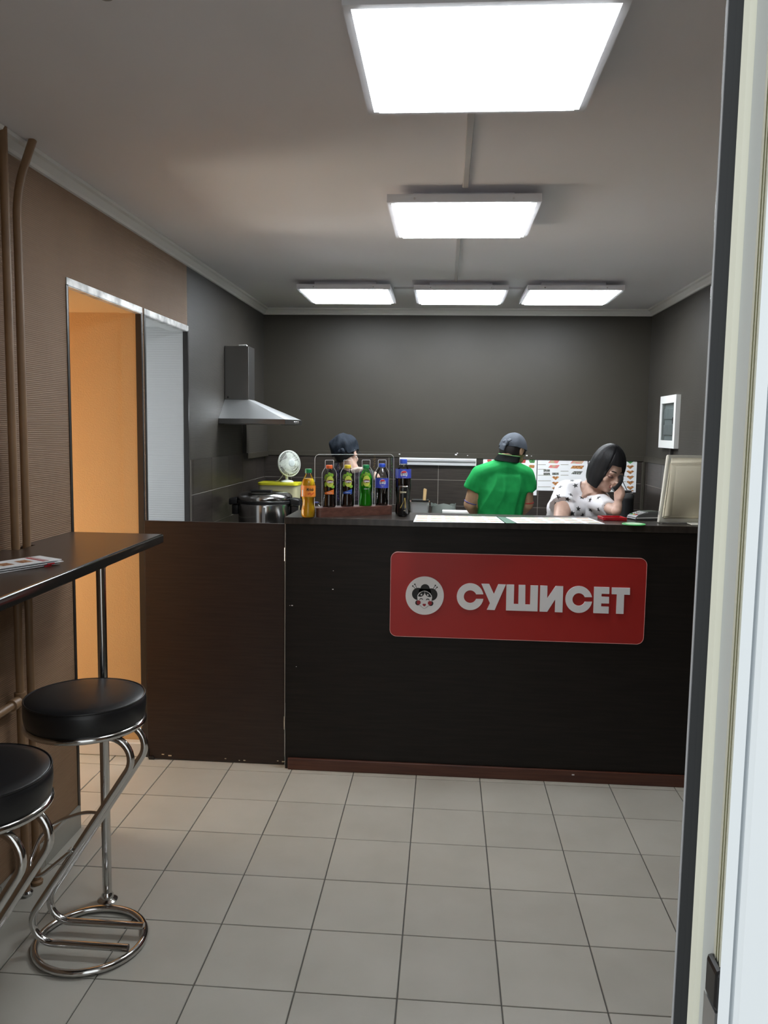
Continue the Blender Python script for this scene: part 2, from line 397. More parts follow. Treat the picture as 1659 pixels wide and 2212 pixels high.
# wooden batten over the tiles
bm = B(); box(bm, XL+.03, XR, YB-.016, YB, 1.415, 1.455, .002); struct('trim_9', bm, BACKW)
bm = B(); box(bm, XL, XL+.042, 5.80, YB-.017, 1.408, 1.45, .002); struct('trim_10', bm, BACKW)
bm = B(); box(bm, XR-.018, XR, 4.4, YB-.017, 1.413, 1.455, .002); struct('trim_11', bm, BACKW)
bm = B(); box(bm, XR-.03, XR-.009, YB-.05, YB-.009, .83, 1.412, .003); struct('trim_12', bm, BACKW)
# tile skirting under the brown wall
bm = B(); box(bm, XL, XL+.004, YF, D1a-.01, 0, .092); sk = struct('baseboard_left', bm, GROUT)
for i in range(9):
    y1 = D1a-.012-i*.30; y0 = max(y1-.297, YF+.01)
    if y1-y0 > .03:
        b = B(); box(b, XL, XL+.011, y0, y1, .001, .095, .001); struct('tile', b, SKIRTT, sk)
# ------------------------------------------------------------------ entrance door frame at the right edge (plan profile, extruded)
def extrude_plan(bm, pts, z0, z1):
    poly_prism(bm, [pts], lambda u, v, w: Vector((u, v, w)), z0, z1)
R_ = lambda r, y: (r*y, y)
fr = bpy.data.objects.new('door_3', None); COL.objects.link(fr); fr.location = (.24, .66, 0); fr['kind'] = 'structure'; ORG[fr.name] = Vector(fr.location)
Z0, Z1 = 0.0, 2.42
bm = B(); extrude_plan(bm, [R_(.3615, .58), (.2172, .5785), (.2180, .5850), (.2196, .5862), (.2205, .5790), (.2240, .577), (.3, .577), (.3, .75), (.2375, .75), (.2375, .600), (.2172, .600)], Z0, Z1); struct('outer_frame', bm, PVC, fr, label='white outer frame')
bm = B(); extrude_plan(bm, [R_(.3238, .668), R_(.3305, .664), R_(.3383, .662), (.2375, .662), (.2375, .75), R_(.3238, .70)], Z0, Z1); struct('sash_face', bm, CREAM, fr, label='cream sash')
bm = B(); extrude_plan(bm, [R_(.3383, .661), R_(.352, .642), (.2372, .642), (.2372, .661)], Z0, Z1); struct('rebate', bm, GREYP, fr, label='grey rebate')
bm = B(); extrude_plan(bm, [R_(.352, .641), R_(.3545, .630), R_(.3555, .6335), R_(.3575, .626), R_(.3585, .629), R_(.3600, .620), (.2372, .618), (.2372, .641)], Z0, Z1); struct('ridged_seal', bm, CREAM, fr, label='cream ridged seal')
bm = B(); extrude_plan(bm, [R_(.3075, .702), R_(.3165, .698), R_(.3165, .695), R_(.3238, .693), R_(.3238, .712), R_(.3075, .712)], Z0, Z1); struct('gasket', bm, RUBBER, fr, label='black rubber gasket')
bm = B(); cxb = .30655*.709; tube(bm, [(cxb, .710, Z0), (cxb, .710, Z1)], .00125, 14); struct('glazing_bead', bm, BEADM, fr, smooth=True, label='glossy grey bead')
zl = on_y(1550, 2103, .612).z
bm = B(); xa = .3455*.612+.0075; box(bm, xa, xa+.0125, .612, .640, zl-.034, zl, .004, 2); struct('latch_cap', bm, BLACKP, fr, label='black latch cap')
bm = B(); box(bm, xa+.0005, xa+.0115, .613, .640, zl-.40, zl-.034); latch = struct('latch_plate', bm, STEEL, fr, label='steel latch plate')
bm = B(); lathe(bm, [(.0022, .6105), (.0026, .6130)], (xa+.004, 0, zl-.050), 12, axis='y'); struct('screw', bm, CHROME, latch)
# pavement outside the door
bm = B(); box(bm, -6, 6, -8, YF-.16, -.12, -.02); struct('floor_outside', bm, mat('pavement', (.46, .455, .44), .9))
# ------------------------------------------------------------------ ceiling lamps
def lamp(name, cx, cy, power, label):
    t = thing(name, label, 'ceiling lamp', (cx, cy, 2.5), 'square ceiling light panels')
    h, f = .2975, .0175
    bm = B()
    for a in (-1, 1):
        box(bm, cx+(h-f if a > 0 else -h), cx+(h if a > 0 else -h+f), cy-h, cy+h, 2.512, 2.540)
        box(bm, cx-h+f, cx+h-f, cy+(h-f if a > 0 else -h), cy+(h if a > 0 else -h+f), 2.512, 2.540)
    box(bm, cx-h, cx+h, cy-h, cy+h, 2.5395, 2.543)
    fr_ = obj('housing', bm, mat('lamp_housing', (.80, .80, .83), .5), t)
    bm = B(); box(bm, cx-h+f, cx+h-f, cy-h+f, cy+h-f, 2.5125, 2.516); poly_prism(bm, [[(cx-h+f+.016, cy-h+f+.016), (cx+h-f-.016, cy-h+f+.016), (cx+h-f-.016, cy+h-f-.016), (cx-h+f+.016, cy+h-f-.016)]], lambda u, v, w: Vector((u, v, w)), 2.504, 2.5119)
    nm = 'lamp_light_%d' % int(power*10)
    m = mat(nm, (.8, .8, .8), .4, emit=(.905, .955, 1.0), estr=power)
    obj('diffuser', bm, m, t)
    bm = B(); box(bm, cx-.2, cx+.2, cy-.2, cy+.2, 2.543, ZC-.0005); obj('mounting_block', bm, mat('lamp_housing', (.5,)*3), t)
    for sx in (-.19, .19):
        bm = B(); lathe(bm, [(.004, -.002), (.004, .0005)], (cx+sx, cy-h, 2.526), 10, axis='y'); obj('screw', bm, CHROME, fr_)
    return t
lamp('ceiling_lamp', .061, 2.078, LAMP_POWER['near'], 'large square ceiling lamp panel nearest the entrance, at top of view')
lamp('ceiling_lamp', .048, 3.56, LAMP_POWER['mid'], 'square ceiling lamp panel above the counter, alone in mid ceiling')
lamp('ceiling_lamp', -.668, 5.53, LAMP_POWER['back'], 'left lamp panel of the row of three at back wall')
lamp('ceiling_lamp', .073, 5.55, LAMP_POWER['back'], 'middle lamp panel of the row of three at back wall')
lamp('ceiling_lamp', .783, 5.545, LAMP_POWER['back'], 'right lamp panel of the row of three at back wall')
def channel(x0, x1, y0, y1, label):
    bm = B(); box(bm, x0, x1, y0, y1, ZC-.012, ZC, .002); tag(obj('cable_channel', bm, mat('cable_channel_white', (.56, .55, .55), .6)), label, 'cable channel')
channel(.042, .064, 2.380, 3.260, 'white cable channel on ceiling between first and second lamp')
channel(.030, .050, 3.860, 5.250, 'white cable channel on ceiling from second lamp to back row')
channel(-.366, -.228, 5.52, 5.535, 'short cable channel between left and middle back lamps')
channel(.374, .482, 5.52, 5.535, 'short cable channel between middle and right back lamps')
p = on_z(228, 1, 2.56)
bm = B(); lathe(bm, [(.016, 2.566), (.018, ZC)], (p.x, p.y, 0), 16); lathe(bm, [(.004, 2.560), (.004, 2.568)], (p.x, p.y, 0), 8); tag(obj('ceiling_hook', bm, mat('hook_grey', (.35, .34, .33), .5)), 'small metal ceiling hook at upper left near the entrance', 'hook')
# ------------------------------------------------------------------ counter, half door, sign
CT = 1.222
t = thing('service_counter', 'long dark brown service counter carrying the red sign', 'counter', (.4, 3.9, 0))
bm = B(); box(bm, -.74, XR-.002, 3.752, 3.772, .0, CT-.032, .001); obj('front_panel', bm, WENGE, t)
bm = B(); box(bm, -.74, -.722, 3.7725, 4.07, .0, CT-.032, .001); obj('side_panel', bm, WENGE, t)
bm = B(); box(bm, -.743, XR-.002, 3.738, 4.085, CT-.032, CT, .003, 2); obj('countertop', bm, TOPM, t)
bm = B(); box(bm, -.725, XR-.002, 3.738, 3.7515, .0, .058, .004, 2); o = obj('kickboard', bm, KICK, t); o['label'] = 'reddish brown kickboard'
bm = B(); box(bm, -.7432, -.7405, 3.748, 3.7518, .06, CT-.034); o = obj('edge_strip', bm, mat('worn_edge_strip', (.30, .28, .24), .5), t); o['label'] = 'pale worn edge strip'
bm = B()
for px, py, s in ((719, 1273, .0035), (720, 1233, .002), (631, 1308, .004), (626, 1308, .002), (1237, 1671, .006), (640, 1440, .002)):
    q = on_y(px, py, 3.7515); yy = 3.7512 if py < 1600 else 3.7375
    box(bm, q.x-s, q.x+s, yy, yy+.0009, q.z-s*.5, q.z+s*.5)
o = obj('chip_mark', bm, SIGNW, t); o['kind'] = 'stuff'
t = thing('half_door', 'dark brown swing half door between counter and left wall', 'door', (-1.09, 3.79, 0))
ztop = on_y(460, 1128, 3.787).z
bm = B(); box(bm, -1.432, -.752, 3.787, 3.805, .004, ztop, .001); obj('door_panel', bm, WENGE2, t)
for z in (1.04, .215):
    bm = B(); box(bm, -.7515, -.7440, 3.783, 3.7865, z-.03, z+.03); lathe(bm, [(.0035, z-.032), (.0035, z+.032)], (-.748, 3.781, 0), 10); o = obj('hinge', bm, mat('hinge_metal', (.75, .74, .68), .35, .8), t)
bm = B()
for px, py, s in ((352, 1632, .006), (367, 1635, .008), (487, 1641, .004), (528, 1645, .005), (600, 1646, .004), (612, 1648, .007), (517, 1645, .003)):
    q = on_y(px, py-2, 3.7865); box(bm, q.x-s, q.x+s, 3.7858, 3.7872, max(q.z, .014)-.001, max(q.z, .014)+s*.6)
o = obj('chip_mark', bm, mat('bare_chipboard', (.62, .52, .36), .8), t); o['kind'] = 'stuff'
bm = B(); box(bm, -1.440, -1.425, 3.780, 3.7868, .012, .055); box(bm, -1.425, -1.40, 3.780, 3.7868, .0, .016); o = obj('corner_bracket', bm, BLACKP, t)

SY = 3.745
S5 = lambda X, Y: (820+X/2.765, 1170+Y/2.765)
S6 = lambda X, Y: (860+X/13.01, 1180+Y/13.01)
def smap(conv, y_front):
    def fn(u, v, w):
        px, py = conv(u, v); q = on_y(px, py, y_front); return Vector((q.x, w, q.z))
    return fn
t = thing('shop_sign', 'red rounded sign board with white raised letters on counter front', 'sign', (.34, 3.75, .67))
bm = B(); poly_prism(bm, [rrect(-.243, .923, .672, 1.071, .032, 8)], lambda u, v, w: Vector((u, w, v)), 3.742, 3.7515); obj('board', bm, RED, t)
bm = B(); rr = rrect(-.2435, .9235, .6715, 1.0715, .0325, 8); ri = rrect(-.2415, .9215, .6735, 1.0695, .031, 8)
poly_prism(bm, [rr, ri[::-1]], lambda u, v, w: Vector((u, w, v)), 3.7408, 3.7515); o = obj('board_edge', bm, mat('sign_edge', (.75, .38, .36), .2), t); o['label'] = 'pale polished edge'
def letter(loops):
    bm = B(); poly_prism(bm, loops, smap(S5, 3.736), 3.736, 3.7419); obj('letter', bm, SIGNW, t)
def cyr_es(cx, cy, R=80, r=38, s=14):
    a, b = math.asin(s/R), math.asin(s/r)
    out = [(cx+R*math.cos(x), cy+R*math.sin(x)) for x in [a+(2*math.pi-2*a)*i/40 for i in range(41)]]
    inn = [(cx+r*math.cos(x), cy+r*math.sin(x)) for x in [b+(2*math.pi-2*b)*i/30 for i in range(31)]]
    return [out+inn[::-1]]
letter(cyr_es(541, 329))
letter([[(608,252),(655,253),(683,313),(709,255),(754,257),(687,409),(641,407),(659,368)]])
letter([[(758,257),(804,258),(801,373),(829,374),(831,259),(871,260),(870,376),(899,377),(902,262),(947,263),(943,417),(755,411)]])
letter([[(960,263),(1003,264),(1001,340),(1052,266),(1097,267),(1092,423),(1047,421),(1049,345),(1001,419),(956,418)]])
letter(cyr_es(1190, 346))
letter([[(1282,271),(1373,273),(1372,313),(1326,311),(1325,329),(1371,331),(1370,370),(1324,369),(1323,388),(1369,390),(1368,430),(1277,427)]])
letter([[(1388,275),(1496,278),(1495,318),(1461,317),(1457,432),(1413,431),(1418,315),(1387,314)]])
bm = B(); poly_prism(bm, [circle2(747, 1388, 537, n=64)], smap(S6, 3.736), 3.736, 3.7419); emb = obj('emblem_disc', bm, SIGNW, t); emb['label'] = 'white disc with black haired face emblem'
def layer(name, groups, m, lv):
    y = 3.736-.0004*lv
    for g in groups:
        bm = B()
        for s in (g if isinstance(g[0], list) else [g]): poly_prism(bm, [s], smap(S6, y), y, 3.7365)
        obj(name, bm, m, emb)
def stick(x0, y0, x1, y1, w):
    d = Vector((x1-x0, y1-y0)).normalized(); n = Vector((-d.y, d.x))*w
    return [(x0+n.x, y0+n.y), (x1+n.x, y1+n.y), (x1-n.x, y1-n.y), (x0-n.x, y0-n.y)]
layer('emblem_hair', [[circle2(757, 1195, 130), circle2(565, 1340, 176, 173), circle2(930, 1358, 176, 175), [(600, 1195), (905, 1205), (960, 1440), (540, 1430)]],
                      circle2(553, 1588, 72), circle2(918, 1606, 72)], BLACK, 1)
layer('emblem_hairpin', [[stick(530, 1180, 470, 1070, 7), circle2(470, 1068, 20)], [stick(490, 1200, 412, 1117, 7), circle2(412, 1117, 20)],
                         [stick(980, 1200, 1047, 1100, 7), circle2(1047, 1100, 20)], [stick(1030, 1225, 1095, 1155, 7), circle2(1095, 1152, 20)]], BLACK, 1)
face_o = [(540, 1430), (545, 1370), (600, 1300), (680, 1262), (745, 1250), (815, 1266), (900, 1320), (945, 1390), (955, 1440), (935, 1560), (880, 1650), (790, 1715), (733, 1752), (680, 1715), (605, 1650), (548, 1540)]
layer('emblem_face_line', [[(742+(x-742)*1.035, 1500+(y-1500)*1.03) for x, y in face_o]], BLACK, 2)
layer('emblem_face', [face_o], SIGNW, 3)
layer('emblem_fringe', [[(557, 1408), (585, 1350), (640, 1295), (705, 1266), (745, 1268), (742, 1320), (715, 1375), (670, 1412), (620, 1420)],
                        [(748, 1268), (800, 1280), (862, 1312), (905, 1365), (932, 1425), (880, 1430), (815, 1410), (770, 1360), (750, 1310)]], BLACK, 4)
layer('emblem_cheek', [circle2(577, 1580, 58), circle2(893, 1598, 58)], mat('emblem_red', (.32, .02, .03), .5), 5)
layer('emblem_bead', [circle2(655, 1362, 24, n=16), circle2(833, 1372, 24, n=16)], SIGNW, 6)
def arc_(cx, cy, r0, r1): 
    return circle2(cx, cy, r1, r1*.95, 12, math.pi*1.08, math.pi*1.92) + circle2(cx, cy+6, r0, r0*.85, 12, math.pi*1.92, math.pi*1.08)
layer('emblem_eye', [arc_(648, 1512, 42, 54), arc_(832, 1524, 42, 54)], BLACK, 6)
layer('emblem_mouth', [[(735, 1625), (760, 1612), (785, 1638), (765, 1672), (735, 1690), (705, 1672), (683, 1636), (710, 1612)]], mat('emblem_red', (.3, .02, .03)), 6)
# ------------------------------------------------------------------ wall bar table with chrome post
TT = 1.221
t = thing('bar_table', 'dark narrow bar table shelf along brown left wall', 'table', (-1.25, 2.2, 0))
bm = B(); poly_prism(bm, [[(-1.4525, .95), (-1.045, .95), (-1.088, 3.055), (-1.4525, 3.055), (-1.4525, 2.695), (-1.405, 2.695), (-1.405, 2.578), (-1.4525, 2.578)]], lambda u, v, w: Vector((u, v, w)), TT-.034, TT)
obj('tabletop', bm, TABM, t, smooth=True, ang=25)
prof = [(-.0055, TT+.0002), (-.0046, TT-.0003), (-.0030, TT-.0016), (-.0012, TT-.0036), (-.0002, TT-.006), (0, TT-.008), (0, TT-.031), (-.001, TT-.0335), (-.0035, TT-.0345), (-.0055, TT-.0345)]
n1 = Vector((2.105, .043, 0)).normalized(); nm_ = Vector((n1.x, 1+n1.y, 0)); nm_ = nm_/nm_.dot(n1)
bm = B(); rings = []
for pt, n_ in ((Vector((-1.0395, .95, 0)), n1), (Vector((-1.0824, 3.0605, 0)), nm_), (Vector((-1.4525, 3.0605, 0)), Vector((0, 1, 0)))):
    rings.append([bm.verts.new(pt+n_*o_+Vector((0, 0, z_))) for o_, z_ in prof])
for p_, q_ in zip(rings, rings[1:]):
    for i in range(len(prof)-1): bm.faces.new((p_[i], p_[i+1], q_[i+1], q_[i]))
o = obj('edge_band', bm, mat('edge_band_gloss', (.02, .018, .016), .12, spec=.8, coat=.6), t, smooth=True, ang=60); o['label'] = 'black glossy edge band'
def post(x, y):
    bm = B(); lathe(bm, [(.0155, .02), (.0155, TT-.05)], (x, y, 0), 24); q = obj('post', bm, CHROME, t, smooth=True)
    bm = B(); lathe(bm, [(.034, 0), (.034, .003), (.028, .007), (.021, .010), (.021, .020), (.017, .026), (.0156, .030)], (x, y, 0), 28); obj('foot_flange', bm, CHROME, q, smooth=True)
    bm = B(); lathe(bm, [(.0165, TT-.055), (.02, TT-.052), (.02, TT-.042), (.032, TT-.038), (.032, TT-.0342)], (x, y, 0), 24); obj('top_flange', bm, BLACKP, q, smooth=True)
post(-1.134, 2.60); post(-1.11, 1.15)
# leaflets
def leaflet(y0, x0, dx, dz, rot, label, pic):
    c = Vector((-1.245+x0, 2.30+y0, TT+dz)); a = Vector((math.sin(rot), math.cos(rot), 0)); b = Vector((math.cos(rot), -math.sin(rot), 0))
    L, Wd = .15, .055
    bm = B(); n = 8
    top = []
    for i in range(n+1):
        s = -1+2*i/n; lift = .0018*(s*s)*(.4+.6*(s > 0)) + .0006*math.sin(3*s)
        top.append([bm.verts.new(c+a*L*s+b*Wd*k+Vector((0, 0, lift+h))) for k, h in ((-1, .0005), (1, .0005), (1, .0023), (-1, .0023))])
    for p, q in zip(top, top[1:]):
        for i in range(4): bm.faces.new((p[i], p[(i+1) % 4], q[(i+1) % 4], q[i]))
    bm.faces.new(top[0]); bm.faces.new(top[-1])
    o = tag(obj('leaflet', bm, PAPER), label, 'leaflet', 'leaflets on the bar table')
    if pic:
        def flat(nm, s0, s1, k0, k1, m):
            bm = B(); vs = []
            for s, k in ((s0, k0), (s1, k0), (s1, k1), (s0, k1)):
                lift = .0018*(s*s)*(.4+.6*(s > 0)) + .0006*math.sin(3*s)
                vs.append(bm.verts.new(c+a*L*s+b*Wd*k+Vector((0, 0, lift+.0027))))
            bm.faces.new(vs); obj(nm, bm, m, o)
        food = mat('food_photo', (.35, .12, .05), .5); mottle(food, (.20, .05, .02), (.62, .36, .18), (160,)*3, 3)
        flat('photo_print', .28, .52, -.35, .45, food); flat('photo_print', -.12, .12, -.3, .5, food); flat('photo_print', -.5, -.27, -.3, .5, food)
        flat('red_stripe', .64, .70, -.9, .85, mat('print_red', (.45, .02, .03), .5)); flat('red_stripe', .74, .77, -.9, .85, mat('print_red', (.45,)*3))
    else:
        bm = B(); q0 = c+a*L*.72+b*(Wd+.0004)+Vector((0, 0, .0018)); obox(bm, q0, a*.012, b*.0006, (0, 0, .0022)); obj('red_stripe', bm, mat('print_red', (.45, .02, .03), .5), o)
leaflet(-.080, -.013, 0, .0005, .50, 'lowest white leaflet of the pile on the bar table', False)
leaflet(-.072, -.008, 0, .0062, .53, 'middle white leaflet of the pile on the bar table', False)
leaflet(-.075, -.012, 0, .0119, .52, 'top leaflet with food pictures and red band on bar table', True)
# ------------------------------------------------------------------ heating pipes on the left wall
PA, PB = Vector((-1.425, 2.600, 0)), Vector((-1.425, 2.673, 0))
t = thing('heating_pipe', 'straight brown heating pipe on left wall, nearer the entrance', 'pipe', (PA.x, PA.y, 0), 'brown heating pipes')
bm = B(); tube(bm, [(PA.x, PA.y, .0), (PA.x, PA.y, ZC-.001)], .0135, 16); obj('tube', bm, PIPE, t, smooth=True)
bm = B(); zb = .70; tube(bm, [(PA.x-.0, PA.y-.012, zb), (PA.x, PA.y-.16, zb)], .014, 14); lathe(bm, [(.017, PA.y-.06), (.020, PA.y-.058), (.020, PA.y-.02), (.017, PA.y-.018)], (PA.x, 0, zb), 14, axis='y'); obj('branch_pipe', bm, PIPE, t, smooth=True)
bm = B(); lathe(bm, [(.015, zb-.03), (.0195, zb-.028), (.0195, zb+.028), (.015, zb+.03)], (PA.x, PA.y, 0), 14); obj('tee_fitting', bm, PIPE, t, smooth=True)
bm = B(); lathe(bm, [(.02, 0), (.022, .012), (.016, .018)], (PA.x, PA.y, 0), 14); obj('floor_collar', bm, STEEL2, t, smooth=True)
t = thing('heating_pipe', 'brown heating pipe bending into the ceiling cornice on left wall', 'pipe', (PB.x, PB.y, 0), 'brown heating pipes')
bm = B(); tube(bm, smooth_path([(PB.x, PB.y, 0), (PB.x, PB.y, 2.40), (PB.x+.035, PB.y+.05, ZC-.001)], .09, 8), .0135, 16); obj('tube', bm, PIPE, t, smooth=True)
bm = B(); lathe(bm, [(.02, 0), (.022, .012), (.016, .018)], (PB.x, PB.y, 0), 14); obj('floor_collar', bm, PIPE, t, smooth=True)
# ------------------------------------------------------------------ bar stools
def make_stool(cx, cy, label):
    t = thing('bar_stool', label, 'stool', (cx, cy, 0), 'chrome bar stools with black seats')
    P = lambda x, y, z: Vector((cx+x, cy+y, z))
    zr = .726
    bm = B(); tube(bm, [P(.166*math.cos(a), .166*math.sin(a), .0118) for a in [2*math.pi*i/48 for i in range(48)]], .0116, 12, closed=True); obj('base_ring', bm, CHROME, t, smooth=True)
    for dy in (.047, -.066):
        xe = math.sqrt(.166**2-dy*dy)
        path = smooth_path([P(xe-.004, dy, .0345), P(-.212, dy, .0345), P(.224, dy, zr-.021), P(-.09, dy, zr-.021)], .125, 12)
        bm = B(); tube(bm, path, .0116, 12); obj('leg', bm, CHROME, t, smooth=True)
    bm = B(); tube(bm, [P(.171*math.cos(a), .171*math.sin(a), zr) for a in [2*math.pi*i/48 for i in range(48)]], .0105, 12, closed=True); obj('seat_ring', bm, CHROME, t, smooth=True)
    bm = B(); lathe(bm, [(.001, zr-.004), (.160, zr-.004), (.170, zr+.004), (.176, zr+.014), (.1795, zr+.040), (.180, zr+.064), (.177, zr+.078), (.171, zr+.0825), (.14, zr+.087), (.08, zr+.090), (.001, zr+.091)], (cx, cy, 0), 56)
    s = obj('seat', bm, LEATHER, t, smooth=True, ang=60)
    bm = B(); tube(bm, [P(.1768*math.cos(a), .1768*math.sin(a), zr+.0805) for a in [2*math.pi*i/56 for i in range(56)]], .0026, 8, closed=True); obj('piping', bm, LEATHER, s, smooth=True)
    bm = B(); tube(bm, smooth_path([P(-.02, -.078, .345), P(-.125, -.088, .255), P(-.18, -.04, .262), P(-.19, .06, .315), P(-.15, .10, .345), P(-.05, .09, .388), P(.03, .058, .40)], .04, 6), .0058, 10); f = obj('footrest', bm, CHROME, t, smooth=True)
    bm = B(); lathe(bm, [(.0078, -.083), (.0078, -.066)], (cx-.022, cy, .345), 10, axis='y'); obj('bracket', bm, CHROME, f)
    return t
s1 = make_stool(-1.09, 2.368, 'whole bar stool with black round seat, standing farther from the entrance')
s2 = dup(s1, (-1.112, 1.80, 0), 'bar stool with black seat cut by left edge of view, nearer the entrance', math.radians(-5))
bm = B(); q = on_y(4, 1779, 1.66); obox(bm, q, (.010, 0, .0015), (0, .0012, 0), (-.001, 0, .008), .0008)
st = tag(obj('sticker_tag', bm, mat('navy_sticker', (.012, .018, .05), .4), s2), None, None); st['label'] = 'navy sticker'
# ------------------------------------------------------------------ things on the counter
ORANGE = mat('orange_drink', (1.0, .54, .015), .35, spec=.3)
TEA = mat('dark_tea', (.022, .009, .005), .15); COLA = mat('cola', (.010, .006, .005), .12); 
for m_, w_ in ((ORANGE, .8),):
    b_ = m_.node_tree.nodes['Principled BSDF']; b_.inputs['Subsurface Weight'].default_value = w_; b_.inputs['Subsurface Radius'].default_value = (1, .6, .1); b_.inputs['Subsurface Scale'].default_value = .03
GREENT = mat('green_tea_drink', (.10, .48, .05), .2, trans=0.0)
PET = clear_plastic('clear_bottle', (.98, .98, .98), .025, ior=1.3); GPET = clear_plastic('green_bottle', (.42, .85, .42), .02, ior=1.25)
class Cyl:
    """flat shapes wrapped on an upright cylinder, u = arc length right of the side that faces the entrance, v = height"""
    def __init__(s, c, turn=0.0): s.c = Vector(c); s.a0 = math.atan2(-s.c.y, -s.c.x)+turn
    def pt(s, u, v, R): a = s.a0+u/R; return Vector((s.c.x+R*math.cos(a), s.c.y+R*math.sin(a), s.c.z+v))
    def ell(s, bm, u, v, ru, rv, R, n=24, rings=4):
        prev = None; c0 = bm.verts.new(s.pt(u, v, R))
        for k in range(1, rings+1):
            cur = [bm.verts.new(s.pt(u+ru*k/rings*math.cos(2*math.pi*i/n), v+rv*k/rings*math.sin(2*math.pi*i/n), R)) for i in range(n)]
            for i in range(n):
                j = (i+1) % n
                bm.faces.new((c0, cur[i], cur[j]) if prev is None else (prev[i], cur[i], cur[j], prev[j]))
            prev = cur
    def rect(s, bm, u0, u1, v0, v1, R, n=14, fn=None):
        g = []
        for i in range(n+1):
            t = i/n; u = u0+(u1-u0)*t; a, b = (v0, v1) if fn is None else fn(2*t-1)
            g.append((bm.verts.new(s.pt(u, a, R)), bm.verts.new(s.pt(u, b, R))))
        for p, q in zip(g, g[1:]): bm.faces.new((p[0], q[0], q[1], p[1]))
    def text(s, txt, size, u, v, R, width=None, shear=0, bold=0.0):
        bm = text_bm(txt, size, bold, shear, width)
        for w in bm.verts: w.co = s.pt(u+w.co.x, v+w.co.y, R)
        return bm
def bottle(name, c, H, R, liquid, level, capm, label, group, prof=None, shell=None):
    t = thing(name, label, 'bottle', c, group)
    pr = prof or [(.55, 0), (.86, .004), (.97, .03), (1.0, .07), (.99, .13), (.90, .24), (.86, .31), (.90, .38), (.985, .46), (1.0, .56), (.985, .65), (.90, .73), (.72, .80), (.50, .855), (.40, .885), (.40, .905), (.50, .908), (.50, .916), (.40, .918), (.40, .94)]
    sm = []
    for (r0, h0), (r1, h1) in zip(pr, pr[1:]):
        for k in range(3): sm.append((r0+(r1-r0)*k/3, h0+(h1-h0)*k/3))
    sm.append(pr[-1])
    bm = B(); lathe(bm, [(r*R, h*H) for r, h in sm], c, 32); b = obj('shell', bm, shell or PET, t, smooth=True, ang=60)
    lq = [(r*R-.0012, h*H+.0012) for r, h in sm if h < level]; lr = lq[-1][0]
    bm = B(); lathe(bm, lq+[(lr*.98, level*H), (.0005, level*H)], c, 32); obj('drink', bm, liquid, t, smooth=True, ang=60)
    bm = B(); rc = .47*R; lathe(bm, [(rc, .918*H), (rc*1.03, .925*H), (rc*1.03, .97*H), (rc, .992*H), (rc*.9, H), (.0005, H)], c, 28); obj('cap', bm, capm, t, smooth=True, ang=30)
    return t, Cyl(c), H, R
G1 = 'drink bottles on the counter'
CAPO = mat('cap_orange', (.72, .13, .03), .4); CAPY = mat('cap_yellow', (.72, .55, .03), .4); CAPG = mat('cap_green', (.01, .22, .07), .4); CAPB = mat('cap_blue', (.03, .08, .48), .4)
WH = mat('label_white', (.8, .8, .8), .5); DKT = mat('label_dark_red', (.11, .008, .010), .5)
# orange drink at the left end
p = on_z(663, 1119.5, CT); c = Vector((p.x, p.y+.034, CT+.0005))
t, cy, H, R = bottle('drink_bottle', c, .2265, .0335, ORANGE, .80, CAPG, 'orange fizzy drink bottle with green cap at left end of counter', G1,
    [(.5, 0), (.80, .006), (.93, .03), (.99, .10), (.95, .17), (.82, .26), (.80, .31), (.86, .38), (.99, .47), (1.0, .60), (.97, .68), (.84, .75), (.62, .82), (.47, .87), (.40, .89), (.40, .905), (.52, .908), (.52, .916), (.40, .918), (.40, .94)])
lab = B(); cy.rect(lab, -.075, .075, .098, .150, R*1.012, 30); L = obj('label', lab, mat('label_orange', (.80, .26, .03), .45), t)
bm = cy.text('Mirinda', .020, .008, .132, R*1.03, .036, .35, .0005); obj('lettering', bm, mat('label_black_green', (.01, .03, .015), .5), L)
bm = B()
for i in range(5): cy.ell(bm, .002+.006*i, .112+.004*math.sin(i*2.1), .005, .004, R*1.022, 10, 2)
o = obj('fruit_print', bm, mat('label_red_orange', (.62, .10, .02), .5), L); o['kind'] = 'stuff'
bm = B(); cy.rect(bm, -.036, -.027, .100, .130, R*1.022, 4); obj('white_print', bm, WH, L)
# tray with the cut acrylic sheet
A0 = on_z(686, 1118, CT); B0 = on_z(850, 1111.5, CT); A0.z = B0.z = 0
d = (B0-A0).normalized(); nrm = Vector((-d.y, d.x, 0)); Lt = (B0-A0).length
mid = (A0+B0)/2+nrm*.048
TZ = .043
tray = thing('bottle_tray', 'reddish wooden tray with clear bottle-shaped acrylic sheet on counter', 'tray', (mid.x, mid.y, CT))
bm = B(); poly_prism(bm, [rrect(-Lt/2, Lt/2, -.048, .048, .022, 6)], lambda u, v, w: mid+d*u+nrm*v+Vector((0, 0, CT+w)), .0003, TZ)
TRAYM = mat('tray_wood', (.10, .040, .028), .4); mottle(TRAYM, (.075, .028, .02), (.13, .055, .038), (30, 30, 90))
obj('tray_base', bm, TRAYM, tray, smooth=True, ang=40)
def along(px):
    q = ray(px, 1060); r = q.x/q.y
    # point on the centre line whose bearing is r
    m0 = mid-d*Lt/2
    tt = (r*m0.y-m0.x)/(d.x-r*d.y); return tt-Lt/2
us = [along(x) for x in (711, 750.5, 790, 824.5)]
def bshape(u):
    pts = [(u-.0375, TZ), (u-.0375, .200)]
    for i in range(1, 6): k = i/5; pts.append((u-.0375+.016*(k**1.6), .200+.030*k))
    pts += [(u-.0215, .262), (u-.0195, .2655), (u+.0195, .2655), (u+.0215, .262)]
    for i in range(5, -1, -1): k = i/5; pts.append((u+.0375-.016*(k**1.6), .200+.030*k))
    return pts+[(u+.0375, TZ)]
top = [(Lt/2-.001, TZ)] ; rr = .022; ztp = .292
